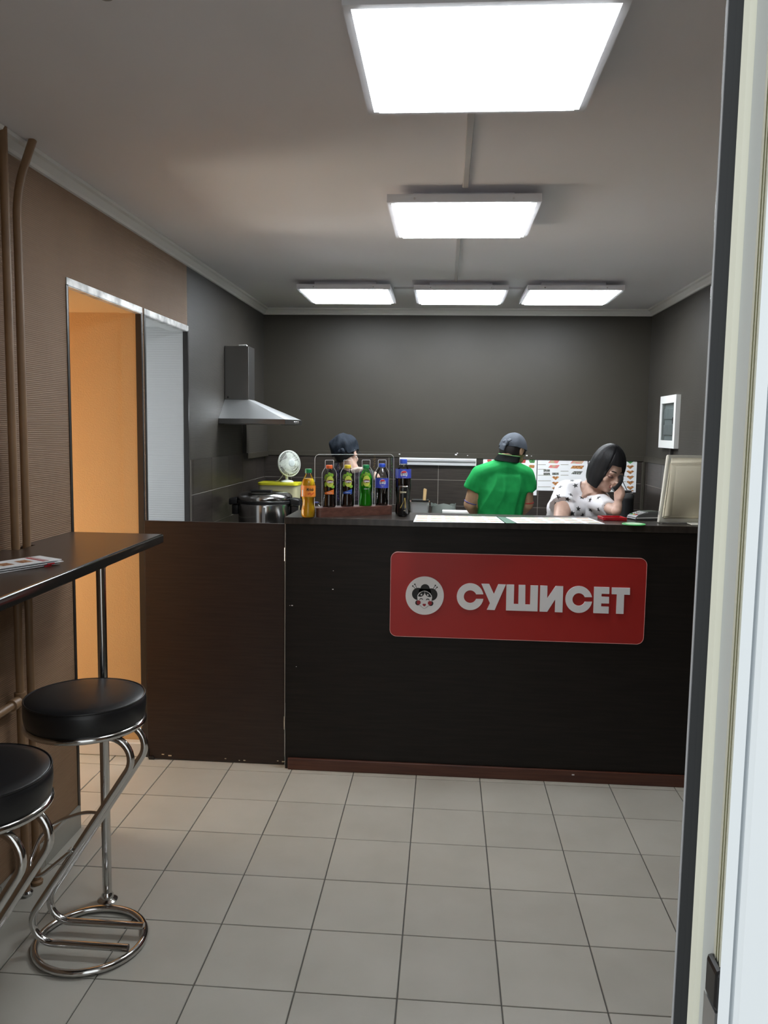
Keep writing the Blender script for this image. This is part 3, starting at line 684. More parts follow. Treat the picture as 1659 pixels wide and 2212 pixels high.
outer = [(-Lt/2+.004, TZ)]
for u in us: outer += bshape(u)
outer += [(Lt/2+.022, TZ)]
outer += [(Lt/2+.022-rr+rr*math.cos(a), ztp-rr+rr*math.sin(a)) for a in [i*math.pi/12 for i in range(7)]]
outer += [(-Lt/2+.004+rr-rr*math.sin(a), ztp-rr+rr*math.cos(a)) for a in [i*math.pi/12 for i in range(7)]]
bm = B(); fn = lambda u, v, w: mid+d*u+nrm*w+Vector((0, 0, CT+v))
poly_prism(bm, [outer], fn, -.0015, .0015)
bm.normal_update()
for f in bm.faces:
    if abs(f.normal.dot(nrm)) < .5: f.material_index = 1
obj('acrylic_sheet', bm, [CLEAR, EDGE], tray)
for k_, pts_ in enumerate([bshape(u) for u in us]+[outer[-15:]+[outer[0]]]):
    bm = B(); path_ = [fn(a_, b_, -.0016) for a_, b_ in (pts_ if k_ < 4 else [outer[-15]]+outer[-14:]+[outer[0]])]
    tube(bm, path_, .0008, 6); obj('edge_gleam', bm, EDGE, tray, smooth=True)  # pale bead drawn along each cut to stand for its gleam
bm = B()
for i, (u, z0, z1, mm) in enumerate(((us[0]+.045, .07, .25, 0), ((us[1]+us[2])/2-.002, .07, .23, 1), ((us[2]+us[3])/2, .06, .285, 2), (us[3]+.052, .07, .28, 3))):
    for k in range(95):
        zz = random.uniform(z0, z1); uu = u+random.gauss(0, .0035)+.008*(zz-.2)*(1 if i > 1 else -1)
        if any(abs(uu-q) < .038 and zz < .205 or abs(uu-q) < .0375-.016*max(0, min(1, (zz-.2)/.03)) for q in us): continue
        s = random.uniform(.0005, .0013)
        vs = [bm.verts.new(fn(uu+s*math.cos(a), zz+s*math.sin(a), -.0018)) for a in (0, 1.57, 3.14, 4.71)]
        bm.faces.new(vs).material_index = mm
o = obj('printed_bubbles', bm, [mat('dot_purple', (.16, .12, .45), .4), mat('dot_plum', (.25, .10, .25), .4), mat('dot_gold', (.50, .34, .06), .4), mat('dot_green', (.05, .35, .10), .4)], tray); o['kind'] = 'stuff'
def on_tray(u): return mid+d*u+Vector((0, 0, CT+TZ*.22+.0))
# the bottles stand in wells of the tray: shallow wells simply end at the tray top
def tea(u, capm, liquid, low, shell, label, zoff=0.0, green=False):
    c = mid+d*u+Vector((0, 0, CT+TZ+.0004))
    H, R = .1985, .0325
    t, cy, H, R = bottle('drink_bottle', c, H, R, liquid, .62 if not green else .74, capm, label, G1,
        [(.6, 0), (.93, .004), (.97, .03), (.95, .12), (.86, .24), (.85, .30), (.95, .38), (1.0, .46), (1.0, .60), (.96, .68), (.84, .75), (.64, .81), (.48, .86), (.43, .885), (.43, .905), (.53, .908), (.53, .916), (.42, .918), (.42, .94)], shell)
    k = 1.022
    bm = B(); cy.ell(bm, .004, .122, .0185, .0265, R*k, 26, 5); L = obj('label', bm, mat('label_lime', (.50, .56, .08), .45), t); L['label'] = 'lime green oval label'
    bm = B(); cy.rect(bm, -.0135, .0215, .110, .132, R*(k+.02), 12, lambda s: (.122-.0035-.0045*(1-s*s), .122+.0035+.0045*(1-s*s))); obj('name_band', bm, DKT, L)
    bm = cy.text('Lipton', .014, .004, .1215, R*(k+.05), .029, 0, .0004); obj('lettering', bm, WH, L)
    if low:
        bm = B(); cy.rect(bm, -.022, .024, .060, .092, R*(k-.01), 12, lambda s: (.062, .078+.008*s)); q = obj('flavour_print', bm, low, t)
        bm = cy.text('чай со вкусом' if False else 'пepcик' if False else 'Черный чай', .006, .002, .069, R*(k+.02), .026); obj('lettering', bm, WH, q)
    else:
        bm = cy.text('зеленый чай', .006, .004, .084, R*(k+.02), .026); obj('lettering', bm, WH, L)
    bm = B()
    for a, b, ru, rv in ((-.012, .150, .010, .007), (.012, .152, .011, .009), (.0, .158, .006, .008), (-.020, .140, .006, .010), (.018, .098, .010, .008), (-.018, .108, .006, .012)):
        cy.ell(bm, a, b, ru, rv, R*(k-.005)*(1 if b < .13 else 1-1.6*(b-.13)/.06*.28), 12, 3)
    o = obj('leaf_print', bm, mat('label_leaf', (.18, .36, .03), .5), t); o['kind'] = 'stuff'
tea(us[0], CAPO, TEA, mat('label_peach', (.62, .15, .02), .5), PET, 'iced tea bottle with orange cap, first in the tray')
tea(us[1], CAPY, TEA, mat('label_blue', (.02, .07, .30), .5), PET, 'iced tea bottle with yellow cap, second in the tray')
tea(us[2], CAPG, GREENT, None, GPET, 'bright green iced tea bottle, third in the tray', green=True)
BLUE = mat('label_cola_blue', (.045, .065, .42), .45)
def globe(cy, R, u, v, s, host, k=1.03):
    bm = B(); cy.ell(bm, u, v, s, s, R*k, 24, 4); g = obj('globe_print', bm, WH, host)
    bm = B(); cy.rect(bm, u-s*.88, u+s*.88, 0, 0, R*(k+.015), 14, lambda q: (v+s*.36-s*.12*q, v+s*.36-s*.12*q+s*.60*math.sqrt(max(0, 1-q*q))+.0001)); obj('red_wave', bm, mat('label_red', (.50, .012, .02), .5), g) if False else None
    return g
def cola(c, H, R, label, lv, z0, z1, gz, gs):
    t, cy, H, R = bottle('drink_bottle', c, H, R, COLA, lv, CAPB, label, G1,
        [(.6, 0), (.90, .005), (.98, .05), (.97, .12), (.86, .22), (.84, .30), (.93, .38), (1.0, .46), (1.0, .66), (.96, .71), (.83, .78), (.62, .84), (.47, .88), (.41, .895), (.41, .905), (.53, .908), (.53, .916), (.41, .918), (.41, .94)])
    bm = B(); cy.rect(bm, -R*3.0, R*3.0, z0, z1, R*1.015, 40); L = obj('label', bm, BLUE, t); L['label'] = 'blue label'
    bm = B(); cy.ell(bm, .004, gz, gs, gs, R*1.03, 24, 4); obj('globe_print', bm, WH, L)
    bm = B(); cy.rect(bm, .004-gs*.8, .004+gs*.8, 0, 0, R*1.045, 14, lambda q: (gz+gs*.38+gs*.06*q, gz+gs*.38+gs*.06*q+gs*.52*math.sqrt(max(0, 1-q*q)))); obj('red_wave', bm, mat('label_red', (.50, .012, .02), .5), L)
    bm = B(); cy.rect(bm, .004-gs*.8, .004+gs*.8, 0, 0, R*1.045, 14, lambda q: (gz-gs*.40-gs*.5*math.sqrt(max(0, 1-q*q)), gz-gs*.40)); obj('blue_wave', bm, BLUE, L)
    bm = cy.text('ПЕПСИ', gs*.75, .004, gz, R*1.05, gs*1.75, 0, .0004); obj('lettering', bm, mat('label_navy', (.01, .015, .12), .5), L)
    bm = cy.text('ВКУС', .005, .006, z0+.006, R*1.03, .012); obj('lettering', bm, WH, L)
cola(mid+d*us[3]+Vector((0, 0, CT+TZ+.0004)), .2035, .0325, 'cola bottle with blue cap and blue label, fourth in the tray', .66, .086, .134, .113, .0155)
p = on_z(868, 1112.5, CT); c = Vector((p.x+.001, p.y+.045, CT+.0005))
cola(c, .270, .0385, 'tall cola bottle with blue cap, right of the tray', .79, .178, .222, .198, .0175)
# slim black can in front of the tall bottle
p = on_z(870, 1114, CT); c = Vector((p.x+.001, p.y-.030, CT+.0005)); rC = .0265
t = thing('drink_can', 'slim black energy drink can with gold letter before tall cola bottle', 'can', c)
bm = B(); lathe(bm, [(.019, 0), (.0235, .003), (rC, .010), (rC, .128), (.0225, .141), (.0225, .143)], c, 32); obj('can_body', bm, mat('can_black', (.010, .010, .010), .2, spec=.6), t, smooth=True, ang=50)
bm = B(); lathe(bm, [(.0222, .1405), (.0232, .1445), (.0215, .146), (.0205, .142), (.0005, .142)], c, 28); obj('can_lid', bm, STEEL2, t, smooth=True, ang=30)
cy = Cyl(c); GOLD = mat('label_gold', (.50, .36, .10), .35, .4)
bm = cy.text('Адреналин', .013, .0, .118, rC*1.012, .034, .2, .0003); obj('lettering', bm, mat('label_pale_gold', (.62, .55, .38), .4), t)
bm = cy.text('А', .066, .001, .062, rC*1.012, .030, .25, .0002); o = obj('letter_emblem', bm, GOLD, t)
bm = cy.text('RUSH', .006, .010, .030, rC*1.012, .010); obj('lettering', bm, mat('label_pale_gold', (.6,)*3), t)
# little bottle behind the tray
p = on_z(683, 1111, CT); c = Vector((p.x-.002, p.y+.12, CT+.0005))
c = Vector((on_y(683, 1090, 3.93).x, 3.93, CT+.0005))
bottle('drink_bottle', c, on_y(683, 1084.5, 3.93).z-CT, .026, TEA, .55, CAPB, 'small low bottle with blue cap behind left end of tray', G1,
       [(.8, 0), (.97, .02), (1, .1), (1, .55), (.9, .65), (.62, .74), (.45, .80), (.43, .83), (.43, .94)])
# menus lying on the counter
MENU = mat('menu_print', (.7, .7, .7), .5); mottle(MENU, (.62, .66, .64), (.78, .68, .66), (35, 60, 1), 2, .42, .58)
FOODP = mat('menu_food_print', (.50, .33, .27), .5); mottle(FOODP, (.30, .42, .28), (.70, .40, .32), (60, 60, 1), 2, .4, .6)
def menu_sheet(corners, label, rows_, cols):
    q = [on_z(x, y, CT+.002) for x, y in corners]
    ce = sum(q, Vector())/4
    bm = B(); a = [bm.verts.new(v) for v in q]; b = [bm.verts.new(v-Vector((0, 0, .0014))) for v in q]
    bm.faces.new(a); bm.faces.new(b[::-1])
    for i in range(4): bm.faces.new((a[i], a[(i+1) % 4], b[(i+1) % 4], b[i]))
    o = tag(obj('menu_sheet', bm, PAPER), label, 'menu', 'menus on the counter')
    def P(s, t): return (q[0]*(1-s)+q[1]*s)*(1-t)+(q[3]*(1-s)+q[2]*s)*t+Vector((0, 0, .0004))
    for i in range(cols):
        for j in range(rows_):
            b = B(); s0, s1, t0, t1 = (i+.12)/cols, (i+.88)/cols, (j+.12)/rows_, (j+.70)/rows_
            b.faces.new([b.verts.new(P(*z)) for z in ((s0, t0), (s1, t0), (s1, t1), (s0, t1))]); obj('food_picture', b, FOODP, o)
            b = B(); t0, t1 = (j+.76)/rows_, (j+.84)/rows_
            b.faces.new([b.verts.new(P(*z)) for z in ((s0, t0), (s1, t0), (s1, t1), (s0, t1))]); obj('text_line', b, mat('menu_grey_text', (.3, .3, .3), .6), o)
menu_sheet([(899, 1112.5), (1072, 1116), (1090, 1129.5), (893, 1127)], 'long pale menu sheet lying on counter left of green mat', 3, 6)
menu_sheet([(1092, 1117), (1272, 1118.5), (1306, 1131), (1117, 1129.8)], 'long pale menu sheet lying on counter right of green mat', 3, 5)
bm = B(); q = [on_z(x, y, CT+.0012) for x, y in ((1075, 1116.2), (1091, 1117), (1115, 1130), (1093, 1130))]
a = [bm.verts.new(v) for v in q]; b = [bm.verts.new(v-Vector((0, 0, .0009))) for v in q]; bm.faces.new(a); bm.faces.new(b[::-1])
for i in range(4): bm.faces.new((a[i], a[(i+1) % 4], b[(i+1) % 4], b[i]))
tag(obj('green_mat', bm, mat('mat_green', (.02, .12, .06), .6)), 'dark green mat between the two menu sheets on counter', 'mat')
# red tray, green coaster, terminal, monitor
p = on_z(1322, 1122.5, CT)
t = thing('coin_tray', 'flat red plastic coin tray on counter before the woman', 'tray', (p.x, p.y, CT))
REDP = mat('red_plastic', (.42, .012, .02), .25)
bm = B(); obox(bm, (p.x, p.y, CT+.0035), (.056, .005, 0), (-.005, .05, 0), (0, 0, .003), .0015); obj('tray_base', bm, REDP, t)
for sx in (-1, 1):
    bm = B(); obox(bm, (p.x+sx*.053, p.y+sx*.0048, CT+.0107), (.004, 0, 0), (-.005, .046, 0), (0, 0, .004), .001); obj('rim', bm, REDP, t)
for sy in (-1, 1):
    bm = B(); obox(bm, (p.x-sy*.005, p.y+sy*.047, CT+.0107), (.049, .005, 0), (0, .003, 0), (0, 0, .004), .001); obj('rim', bm, REDP, t)
bm = B(); obox(bm, (p.x+.01, p.y-.01, CT+.0072), (.03, .003, 0), (-.002, .02, 0), (0, 0, .0006)); o = obj('paper_insert', bm, PAPER, t); o['label'] = 'white insert'
p = on_z(1369, 1133, CT)
t = thing('round_coaster', 'bright green round coaster near counter front edge', 'coaster', (p.x, p.y, CT))
bm = B(); lathe(bm, [(.052, .0003), (.053, .002), (.051, .0042), (.046, .0044), (.0005, .0042)], (p.x, p.y, CT), 36); obj('disc', bm, mat('coaster_green', (.05, .38, .09), .4), t, smooth=True)
bm = B(); lathe(bm, [(.038, .0046), (.0005, .0049)], (p.x, p.y, CT), 30, cap=False); o = obj('centre_print', bm, mat('coaster_pale', (.45, .62, .42), .5), t)
p = on_z(1396, 1122, CT); ax = Vector((.93, .36, 0)).normalized(); ay = Vector((-.36, .93, 0)).normalized()
t = thing('card_terminal', 'grey card payment terminal beside the monitor on counter', 'card terminal', (p.x, p.y, CT))
bm = B()
def tp(u, v, z): return Vector((p.x, p.y, CT))+ax*u+ay*v+Vector((0, 0, z))
prof = [(-.085, .0004), (.085, .0004), (.085, .026), (.06, .038), (-.02, .040), (-.075, .024), (-.085, .012)]
lo = [bm.verts.new(tp(u, -.04, z)) for u, z in prof]; hi = [bm.verts.new(tp(u, .04, z)) for u, z in prof]
bm.faces.new(lo); bm.faces.new(hi[::-1])
for i in range(len(prof)): bm.faces.new((lo[i], lo[(i+1) % 7], hi[(i+1) % 7], hi[i]))
bmesh.ops.bevel(bm, geom=bm.edges[:], offset=.004, segments=2, affect='EDGES'); obj('terminal_body', bm, mat('terminal_grey', (.085, .085, .085), .35), t)
bm = B(); obox(bm, tp(.012, 0, .0405), ax*.03, ay*.03, (0, 0, .0012)); obj('screen', bm, mat('terminal_screen', (.08, .10, .08), .2), t)
for i in range(4):
    for j in range(3):
        bm = B(); u = -.032-.012*i; z = .0395+(u+.02)*.291; obox(bm, tp(u, -.02+.02*j, z), ax*.0042, ay*.006, (0, 0, .0022))
        obj('key', bm, mat(('key_grey', 'key_grey', 'key_grey', ('key_red', 'key_yellow', 'key_green')[j])[i] if i == 3 else 'key_grey', (.5, .5, .5) if i < 3 else ((.5, .03, .03), (.55, .4, .03), (.03, .35, .06))[j], .5), t)
bm = B(); obox(bm, tp(0, -.0405, .012), ax*.082, (0, .0012, 0), (0, 0, .0025)); obj('side_stripe', bm, WHITEP, t)
# monitor seen from behind, leaning back
bl = on_z(1432, 1133, CT); tilt = Vector((.045, .028, .33)).normalized()
bl = Vector((on_y(1423, 1132, 3.83).x, 3.83, CT+.004)); up = Vector((.108, .08, 1)).normalized()
t = thing('monitor', 'aged white monitor seen from behind at right end of counter', 'monitor', (1.2, 3.93, CT))
wv = Vector((.985, .17, 0)).normalized(); dv = wv.cross(up).normalized(); 
if dv.y > 0: dv = -dv
Hm, Wm = .315, .42
def mp(u, v, w): return bl+wv*u+up*v+dv*w           # w > 0 towards the entrance (back of the screen)
bm = B(); vs = []
for w, ins in ((-.022, 0), (0, 0)):
    vs.append([bm.verts.new(mp(u, v, w)) for u, v in ((0, 0), (Wm, 0), (Wm, Hm), (0, Hm))])
bm.faces.new(vs[0]); bm.faces.new(vs[1][::-1])
for i in range(4): bm.faces.new((vs[0][i], vs[0][(i+1) % 4], vs[1][(i+1) % 4], vs[1][i]))
bmesh.ops.bevel(bm, geom=bm.edges[:], offset=.003, segments=2, affect='EDGES'); o = obj('bezel', bm, mat('bezel_white', (.66, .64, .56), .4), t)
bm = B(); r1 = [bm.verts.new(mp(u, v, .0005)) for u, v in ((.012, .02), (Wm-.012, .02), (Wm-.012, Hm-.006), (.012, Hm-.006))]
r2 = [bm.verts.new(mp(u, v, .004)) for u, v in ((.014, .022), (Wm-.014, .022), (Wm-.014, Hm-.040), (.014, Hm-.040))]
r3 = [bm.verts.new(mp(u, v, .0165)) for u, v in ((.05, .030), (Wm-.05, .030), (Wm-.04, Hm-.050), (.04, Hm-.050))]
bm.faces.new(r1[::-1]); bm.faces.new(r3)
for a, b in ((r1, r2), (r2, r3)):
    for i in range(4): bm.faces.new((a[i], a[(i+1) % 4], b[(i+1) % 4], b[i]))
bmesh.ops.bevel(bm, geom=[e for e in bm.edges if len(e.link_faces) == 2], offset=.006, segments=3, affect='EDGES'); obj('back_shell', bm, BEIGEP, t, smooth=True, ang=60)
q = mp(.012, .05, .0); bm = B(); obox(bm, mp(-.0006, .045, -.011), wv*.0008, up*.009, dv*.0035); obj('button', bm, mat('button_grey', (.35, .34, .30), .4), t)
foot = mp(Wm*.5, .10, .020)
bm = B(); tube(bm, smooth_path([foot+up*.05, foot+dv*.03+Vector((0, 0, -.01)), Vector((foot.x+.02, foot.y-.05, CT+.004))], .03), .012, 12, sec=None); obj('stand_arm', bm, mat('bezel_white', (.6,)*3), t, smooth=True)
bm = B(); box(bm, foot.x-.09, foot.x+.11, foot.y-.085, foot.y-.005, CT+.0004, CT+.006, .002); obj('stand_foot', bm, mat('bezel_white', (.6,)*3), t)
bm = B(); lathe(bm, [(.006, 0), (.006, .0055)], (bl.x+.012, bl.y+.012, CT+.0003), 12); obj('rubber_foot', bm, WHITEP, t)
# ------------------------------------------------------------------ kitchen behind the counter
WZ = .89
STW = mat('steel_worktop', (.42, .42, .42), .3, 1.0)
def cabinet(name, x0, x1, y0, y1, label, doors):
    t = thing(name, label, 'cabinet', ((x0+x1)/2, (y0+y1)/2, 0), 'cabinets under the kitchen worktops')
    bm = B(); box(bm, x0, x1, y0, y1, .08, WZ-.04, .001); obj('cabinet_body', bm, WENGE2, t)
    for (a0, a1, ax_) in doors:
        bm = B()
        if ax_ == 'y': box(bm, a0+.003, a1-.003, y0-.018, y0-.0005, .09, WZ-.05, .002)
        else: box(bm, x1+.0005, x1+.018, a0+.003, a1-.003, .09, WZ-.05, .002)
        o = obj('door', bm, WENGE2, t)
        m_ = (a0+a1)/2; bm = B()
        if ax_ == 'y': box(bm, m_-.05, m_+.05, y0-.035, y0-.0185, WZ-.10, WZ-.09)
        else: box(bm, x1+.0185, x1+.035, m_-.05, m_+.05, WZ-.10, WZ-.09)
        obj('handle', bm, STEEL2, o)
    bm = B(); box(bm, x0+.02, x1-.02, y0+.03, y1, 0, .0795); obj('plinth', bm, BLACKP, t)
cabinet('base_cabinet', XL+.012, -.90, 4.65, 5.86, 'dark base cabinet along left kitchen wall under the hood', [(4.65, 5.25, 'x'), (5.25, 5.85, 'x')])
cabinet('base_cabinet', -.87, 1.10, 5.92, YB-.012, 'dark base cabinet along the back wall', [(-.87, -.21, 'y'), (-.21, .45, 'y'), (.45, 1.10, 'y')])
cabinet('base_cabinet', 1.105, XR-.012, 5.92, YB-.012, 'narrow dark base cabinet in right back corner', [(1.105, XR-.012, 'y')])
bm = B(); poly_prism(bm, [[(XL+.0105, 4.64), (-.87, 4.64), (-.87, 5.89), (XR-.0105, 5.89), (XR-.0105, YB-.0105), (XL+.0105, YB-.0105)]], lambda u, v, w: Vector((u, v, w)), WZ-.039, WZ)
tag(obj('kitchen_worktop', bm, STW), 'steel corner worktop along left and back kitchen walls', 'worktop')
# cooker hood
t = thing('cooker_hood', 'steel pyramid cooker hood on dark left kitchen wall', 'cooker hood', (XL, 5.48, 1.65))
y0, y1, xf = 5.18, 5.78, -1.03; cx1 = -1.30; c0, c1 = 5.33, 5.50; xw_ = XL+.031
bm = B(); a = [bm.verts.new(v) for v in ((XL+.001, y0, 1.69), (xf, y0, 1.69), (xf, y1, 1.69), (XL+.001, y1, 1.69))]
b = [bm.verts.new(v) for v in ((XL+.001, c0, 1.816), (cx1, c0, 1.816), (cx1, c1, 1.816), (XL+.001, c1, 1.816))]
bm.faces.new(a[::-1]); bm.faces.new(b)
for i in range(4): bm.faces.new((a[i], a[(i+1) % 4], b[(i+1) % 4], b[i]))
obj('canopy', bm, STEEL, t)
bm = B(); box(bm, XL+.001, xf+.004, y0-.004, y1+.004, 1.682 if False else 1.657, 1.6895, .0015); LIP = mat('hood_lip_steel', (.22, .22, .22), .28, 1.0); obj('lip', bm, LIP, t)
bm = B(); box(bm, XL+.001, cx1, c0, c1, 1.8165, 2.163, .0015); obj('chimney', bm, mat('hood_chimney_steel', (.26, .255, .25), .33, 1.0), t)
bm = B(); box(bm, XL+.03, xf-.03, y0+.03, y1-.03, 1.653, 1.6568); obj('filter', bm, mat('filter_grey', (.25, .25, .25), .4, .8), t)
for k in range(4):
    bm = B(); lathe(bm, [(.007, xf+.0042), (.007, xf+.009), (.004, xf+.010)], (0, 5.52+.04*k, 1.673), 12, axis='x'); obj('button', bm, CHROME, t)
bm = B(); tube(bm, smooth_path([(XL+.08, 5.40, 2.17), (XL+.13, 5.40, 2.172), (XL+.13, 5.40, 2.1632)], .012), .008, 10); obj('pipe_elbow', bm, WHITEP, t, smooth=True)
bm = B(); lathe(bm, [(.006, c0-.002), (.006, c0+.0005)], (XL+.022, 0, 1.83), 10, axis='y'); obj('screw', bm, BLACKP, t)
# rice cooker
cx, cyy, rr = -1.181, 5.30, .176
t = thing('rice_cooker', 'large steel rice cooker with black handles below the hood', 'rice cooker', (cx, cyy, WZ))
bm = B(); lathe(bm, [(rr*.93, .012), (rr, .03), (rr, .245), (rr*.99, .25)], (cx, cyy, WZ), 56); obj('cooker_body', bm, STEEL2, t, smooth=True, ang=40)
bm = B(); lathe(bm, [(rr*.9, 0), (rr*.95, .004), (rr*.95, .0118)], (cx, cyy, WZ), 40); obj('base', bm, BLACKP, t)
bm = B(); lathe(bm, [(rr*1.005, .2502), (rr*1.03, .254), (rr*1.03, .268), (rr*1.0, .2715)], (cx, cyy, WZ), 56); obj('gasket_ring', bm, BLACKP, t, smooth=True)
bm = B(); lathe(bm, [(rr*1.0, .272), (rr*1.015, .280), (rr*1.0, .298), (rr*.93, .314), (rr*.80, .322), (rr*.5, .325), (.0005, .326)], (cx, cyy, WZ), 56); lid = obj('lid', bm, STEEL2, t, smooth=True, ang=50)
bm = B(); obox(bm, (cx-.02, cyy-.03, WZ+.332), (.07, 0, 0), (0, .022, 0), (0, 0, .006), .004, 2); obj('lid_handle', bm, BLACKP, lid)
for s in (-1, 1):
    bm = B(); obox(bm, (cx+s*(rr+.028), cyy, WZ+.262), (.030, 0, s*-.004), (0, .055, 0), (0, 0, .022), .010, 3); obj('handle', bm, BLACKP, t, smooth=True)
    bm = B(); obox(bm, (cx+s*(rr+.022), cyy, WZ+.205), (.0215, 0, 0), (0, .03, 0), (0, 0, .033), .008, 2); obj('latch', bm, BLACKP, t, smooth=True)
bm = B(); cyc = Cyl((cx, cyy, WZ)); cyc.rect(bm, -.022, -.001, .02, .235, rr*1.006, 4); obj('vertical_strip', bm, mat('strip_grey', (.35, .35, .35), .4), t)
# tub with yellow lid, fan standing on it
t = thing('food_tub', 'pale plastic food tub with yellow lid behind rice cooker', 'tub', (-1.215, 5.95, WZ))
bm = B(); w0, w1 = .125, .143
lo = rrect(-w0, w0, -.09, .09, .03, 5); hi = rrect(-w1, w1, -.105, .105, .035, 5)
a = [bm.verts.new((-1.215+u, 5.95+v, WZ+.0005)) for u, v in lo]; b = [bm.verts.new((-1.215+u, 5.95+v, WZ+.328)) for u, v in hi]
bm.faces.new(a[::-1]); bm.faces.new(b)
for i in range(len(a)): bm.faces.new((a[i], a[(i+1) % len(a)], b[(i+1) % len(a)], b[i]))
obj('tub_body', bm, mat('tub_translucent', (.58, .55, .34), .4), t, smooth=True, ang=40)
bm = B(); poly_prism(bm, [rrect(-.150, .150, -.112, .112, .038, 6)], lambda u, v, w: Vector((-1.215+u, 5.95+v, WZ+w)), .3285, .345)
bmesh.ops.bevel(bm, geom=[e for e in bm.edges if abs(e.calc_face_angle(0)) > 1.2], offset=.004, segments=2, affect='EDGES'); obj('tub_lid', bm, mat('lid_yellow', (.70, .66, .03), .35), t, smooth=True, ang=40)
fz = WZ+.3455; fx, fy = -1.165, 5.95
t = thing('desk_fan', 'small white round desk fan standing on the yellow lid', 'fan', (fx, fy, fz))
FANW = mat('fan_white', (.66, .70, .64), .4)
bm = B(); lathe(bm, [(.05, 0), (.052, .004), (.04, .012), (.016, .018), (.0005, .019)], (fx, fy, fz), 30); obj('base', bm, FANW, t, smooth=True)
hc = Vector((on_y(626, 1001, fy).x, fy-.01, on_y(626, 1001, fy).z)); fd = Vector((.70, -.70, .12)).normalized(); fs = fd.cross(Vector((0, 0, 1))).normalized(); fu = fs.cross(fd).normalized()
bm = B(); tube(bm, smooth_path([(fx, fy, fz+.015), (fx-.004, fy, fz+.06), hc-fd*.045-fu*.01], .03), [.011]*0 or .011, 12); obj('stem', bm, FANW, t, smooth=True)
def fpt(r, a, w): return hc+fs*r*math.cos(a)+fu*r*math.sin(a)+fd*w
RF = .094
bm = B(); prev = None
for r, w in ((.0, -.062), (.030, -.060), (.036, -.05), (.036, -.02), (.02, -.012)):
    cur = [bm.verts.new(fpt(max(r, .0005), 2*math.pi*i/24, w)) for i in range(24)]
    if prev:
        for i in range(24): bm.faces.new((prev[i], prev[(i+1) % 24], cur[(i+1) % 24], cur[i]))
    prev = cur
bm.faces.new(prev); obj('motor_housing', bm, FANW, t, smooth=True, ang=50)
bm = B()
for rk, w, rad in ((RF, 0, .0035), (RF*.99, -.012, .003), (RF*.78, .0175, .0013), (RF*.55, .024, .0013)):
    tube(bm, [fpt(rk, 2*math.pi*i/40, w) for i in range(40)], rad, 6, closed=True)
for k in range(60):
    a = 2*math.pi*k/60
    tube(bm, [fpt(.026, a, .027), fpt(.055, a+.10, .023), fpt(.080, a+.20, .014), fpt(RF, a+.26, .001)], .0015, 4)
    if k % 2 == 0: tube(bm, [fpt(.034, a, -.045), fpt(.07, a, -.038), fpt(RF, a, -.010)], .0012, 4)
o = obj('wire_grille', bm, FANW, t)
bm = B(); prev = None
for r, w in ((.0005, .031), (.02, .0305), (.027, .028), (.027, .024)):
    cur = [bm.verts.new(fpt(r, 2*math.pi*i/24, w)) for i in range(24)]
    if prev:
        for i in range(24): bm.faces.new((prev[i], prev[(i+1) % 24], cur[(i+1) % 24], cur[i]))
    prev = cur
bm.faces.new(prev); obj('grille_badge', bm, mat('badge_grey', (.45, .50, .48), .4), o)
for k in range(4):
    bm = B(); a = k*math.pi/2
    q = [fpt(.012, a-.4, -.004), fpt(.080, a-.28, -.008), fpt(.084, a+.1, 0), fpt(.07, a+.42, .008), fpt(.012, a+.5, .004)]
    bm.faces.new([bm.verts.new(v) for v in q]); r_ = bmesh.ops.extrude_face_region(bm, geom=bm.faces[:]); bmesh.ops.translate(bm, verts=[v for v in r_['geom'] if isinstance(v, bmesh.types.BMVert)], vec=fd*.0015)
    obj('blade', bm, FANW, t)
bm = B(); tube(bm, smooth_path([hc-fd*.055-fu*.02, hc-fd*.07-fu*.06, (fx-.06, fy+.01, fz+.012), (fx-.09, fy+.02, fz+.004)], .02), .0025, 6); obj('power_cord', bm, FANW, t, smooth=True)
# steel container with wooden pestle, carton, white box on the back worktop
q = on_y(907, 1085, 6.10); cxx = q.x; zt = on_y(907, 1079, 6.10).z
t = thing('steel_container', 'tall steel food container on back worktop, wooden handle in it', 'container', (cxx, 6.10, WZ))
bm = B(); zs = [(WZ+.0005, .058), (zt-.012, .070)]
a, b = [[bm.verts.new((cxx+u, 6.10+v*.9, z)) for u, v in rrect(-w, w, -w, w, .018, 4)] for z, w in zs]
c_ = [bm.verts.new((cxx+u, 6.10+v*.9, zt-.012)) for u, v in rrect(-.067, .067, -.067, .067, .018, 4)]; d_ = [bm.verts.new((cxx+u, 6.10+v*.9, WZ+.01)) for u, v in rrect(-.055, .055, -.055, .055, .018, 4)]
n = len(a); bm.faces.new(a[::-1]); bm.faces.new(d_)
for p_, q_ in ((a, b), (b, c_), (c_, d_)):
    for i in range(n): bm.faces.new((p_[i], p_[(i+1) % n], q_[(i+1) % n], q_[i]))
obj('container_body', bm, STEEL, t, smooth=True, ang=50)
bm = B(); poly_prism(bm, [rrect(-.082, .082, -.074, .074, .02, 5), rrect(-.066, .066, -.058, .058, .016, 5)[::-1]], lambda u, v, w: Vector((cxx+u, 6.10+v, zt+w)), -.0118, 0); o = obj('rim', bm, STEEL2, t)
h = on_y(919, 1056, 6.10)
bm = B(); tube(bm, [(cxx+.02, 6.09, WZ+.0135), (h.x-.002, 6.10, h.z-.006), (h.x, 6.10, h.z)], [.009, .013, .011], 14); tag(obj('wooden_pestle', bm, mat('pale_wood', (.42, .28, .13), .6), smooth=True), 'pale wooden handle standing in the tall steel container', 'kitchen tool')
q0, q1 = on_y(931, 1110, 6.06), on_y(985, 1089, 6.06)
t = thing('paper_sack', 'grey green open sack of pale grains on back worktop', 'sack', ((q0.x+q1.x)/2, 6.10, WZ))
bm = B(); nn = 28; sx, sy = (q1.x-q0.x)/2, .07; mx = (q0.x+q1.x)/2
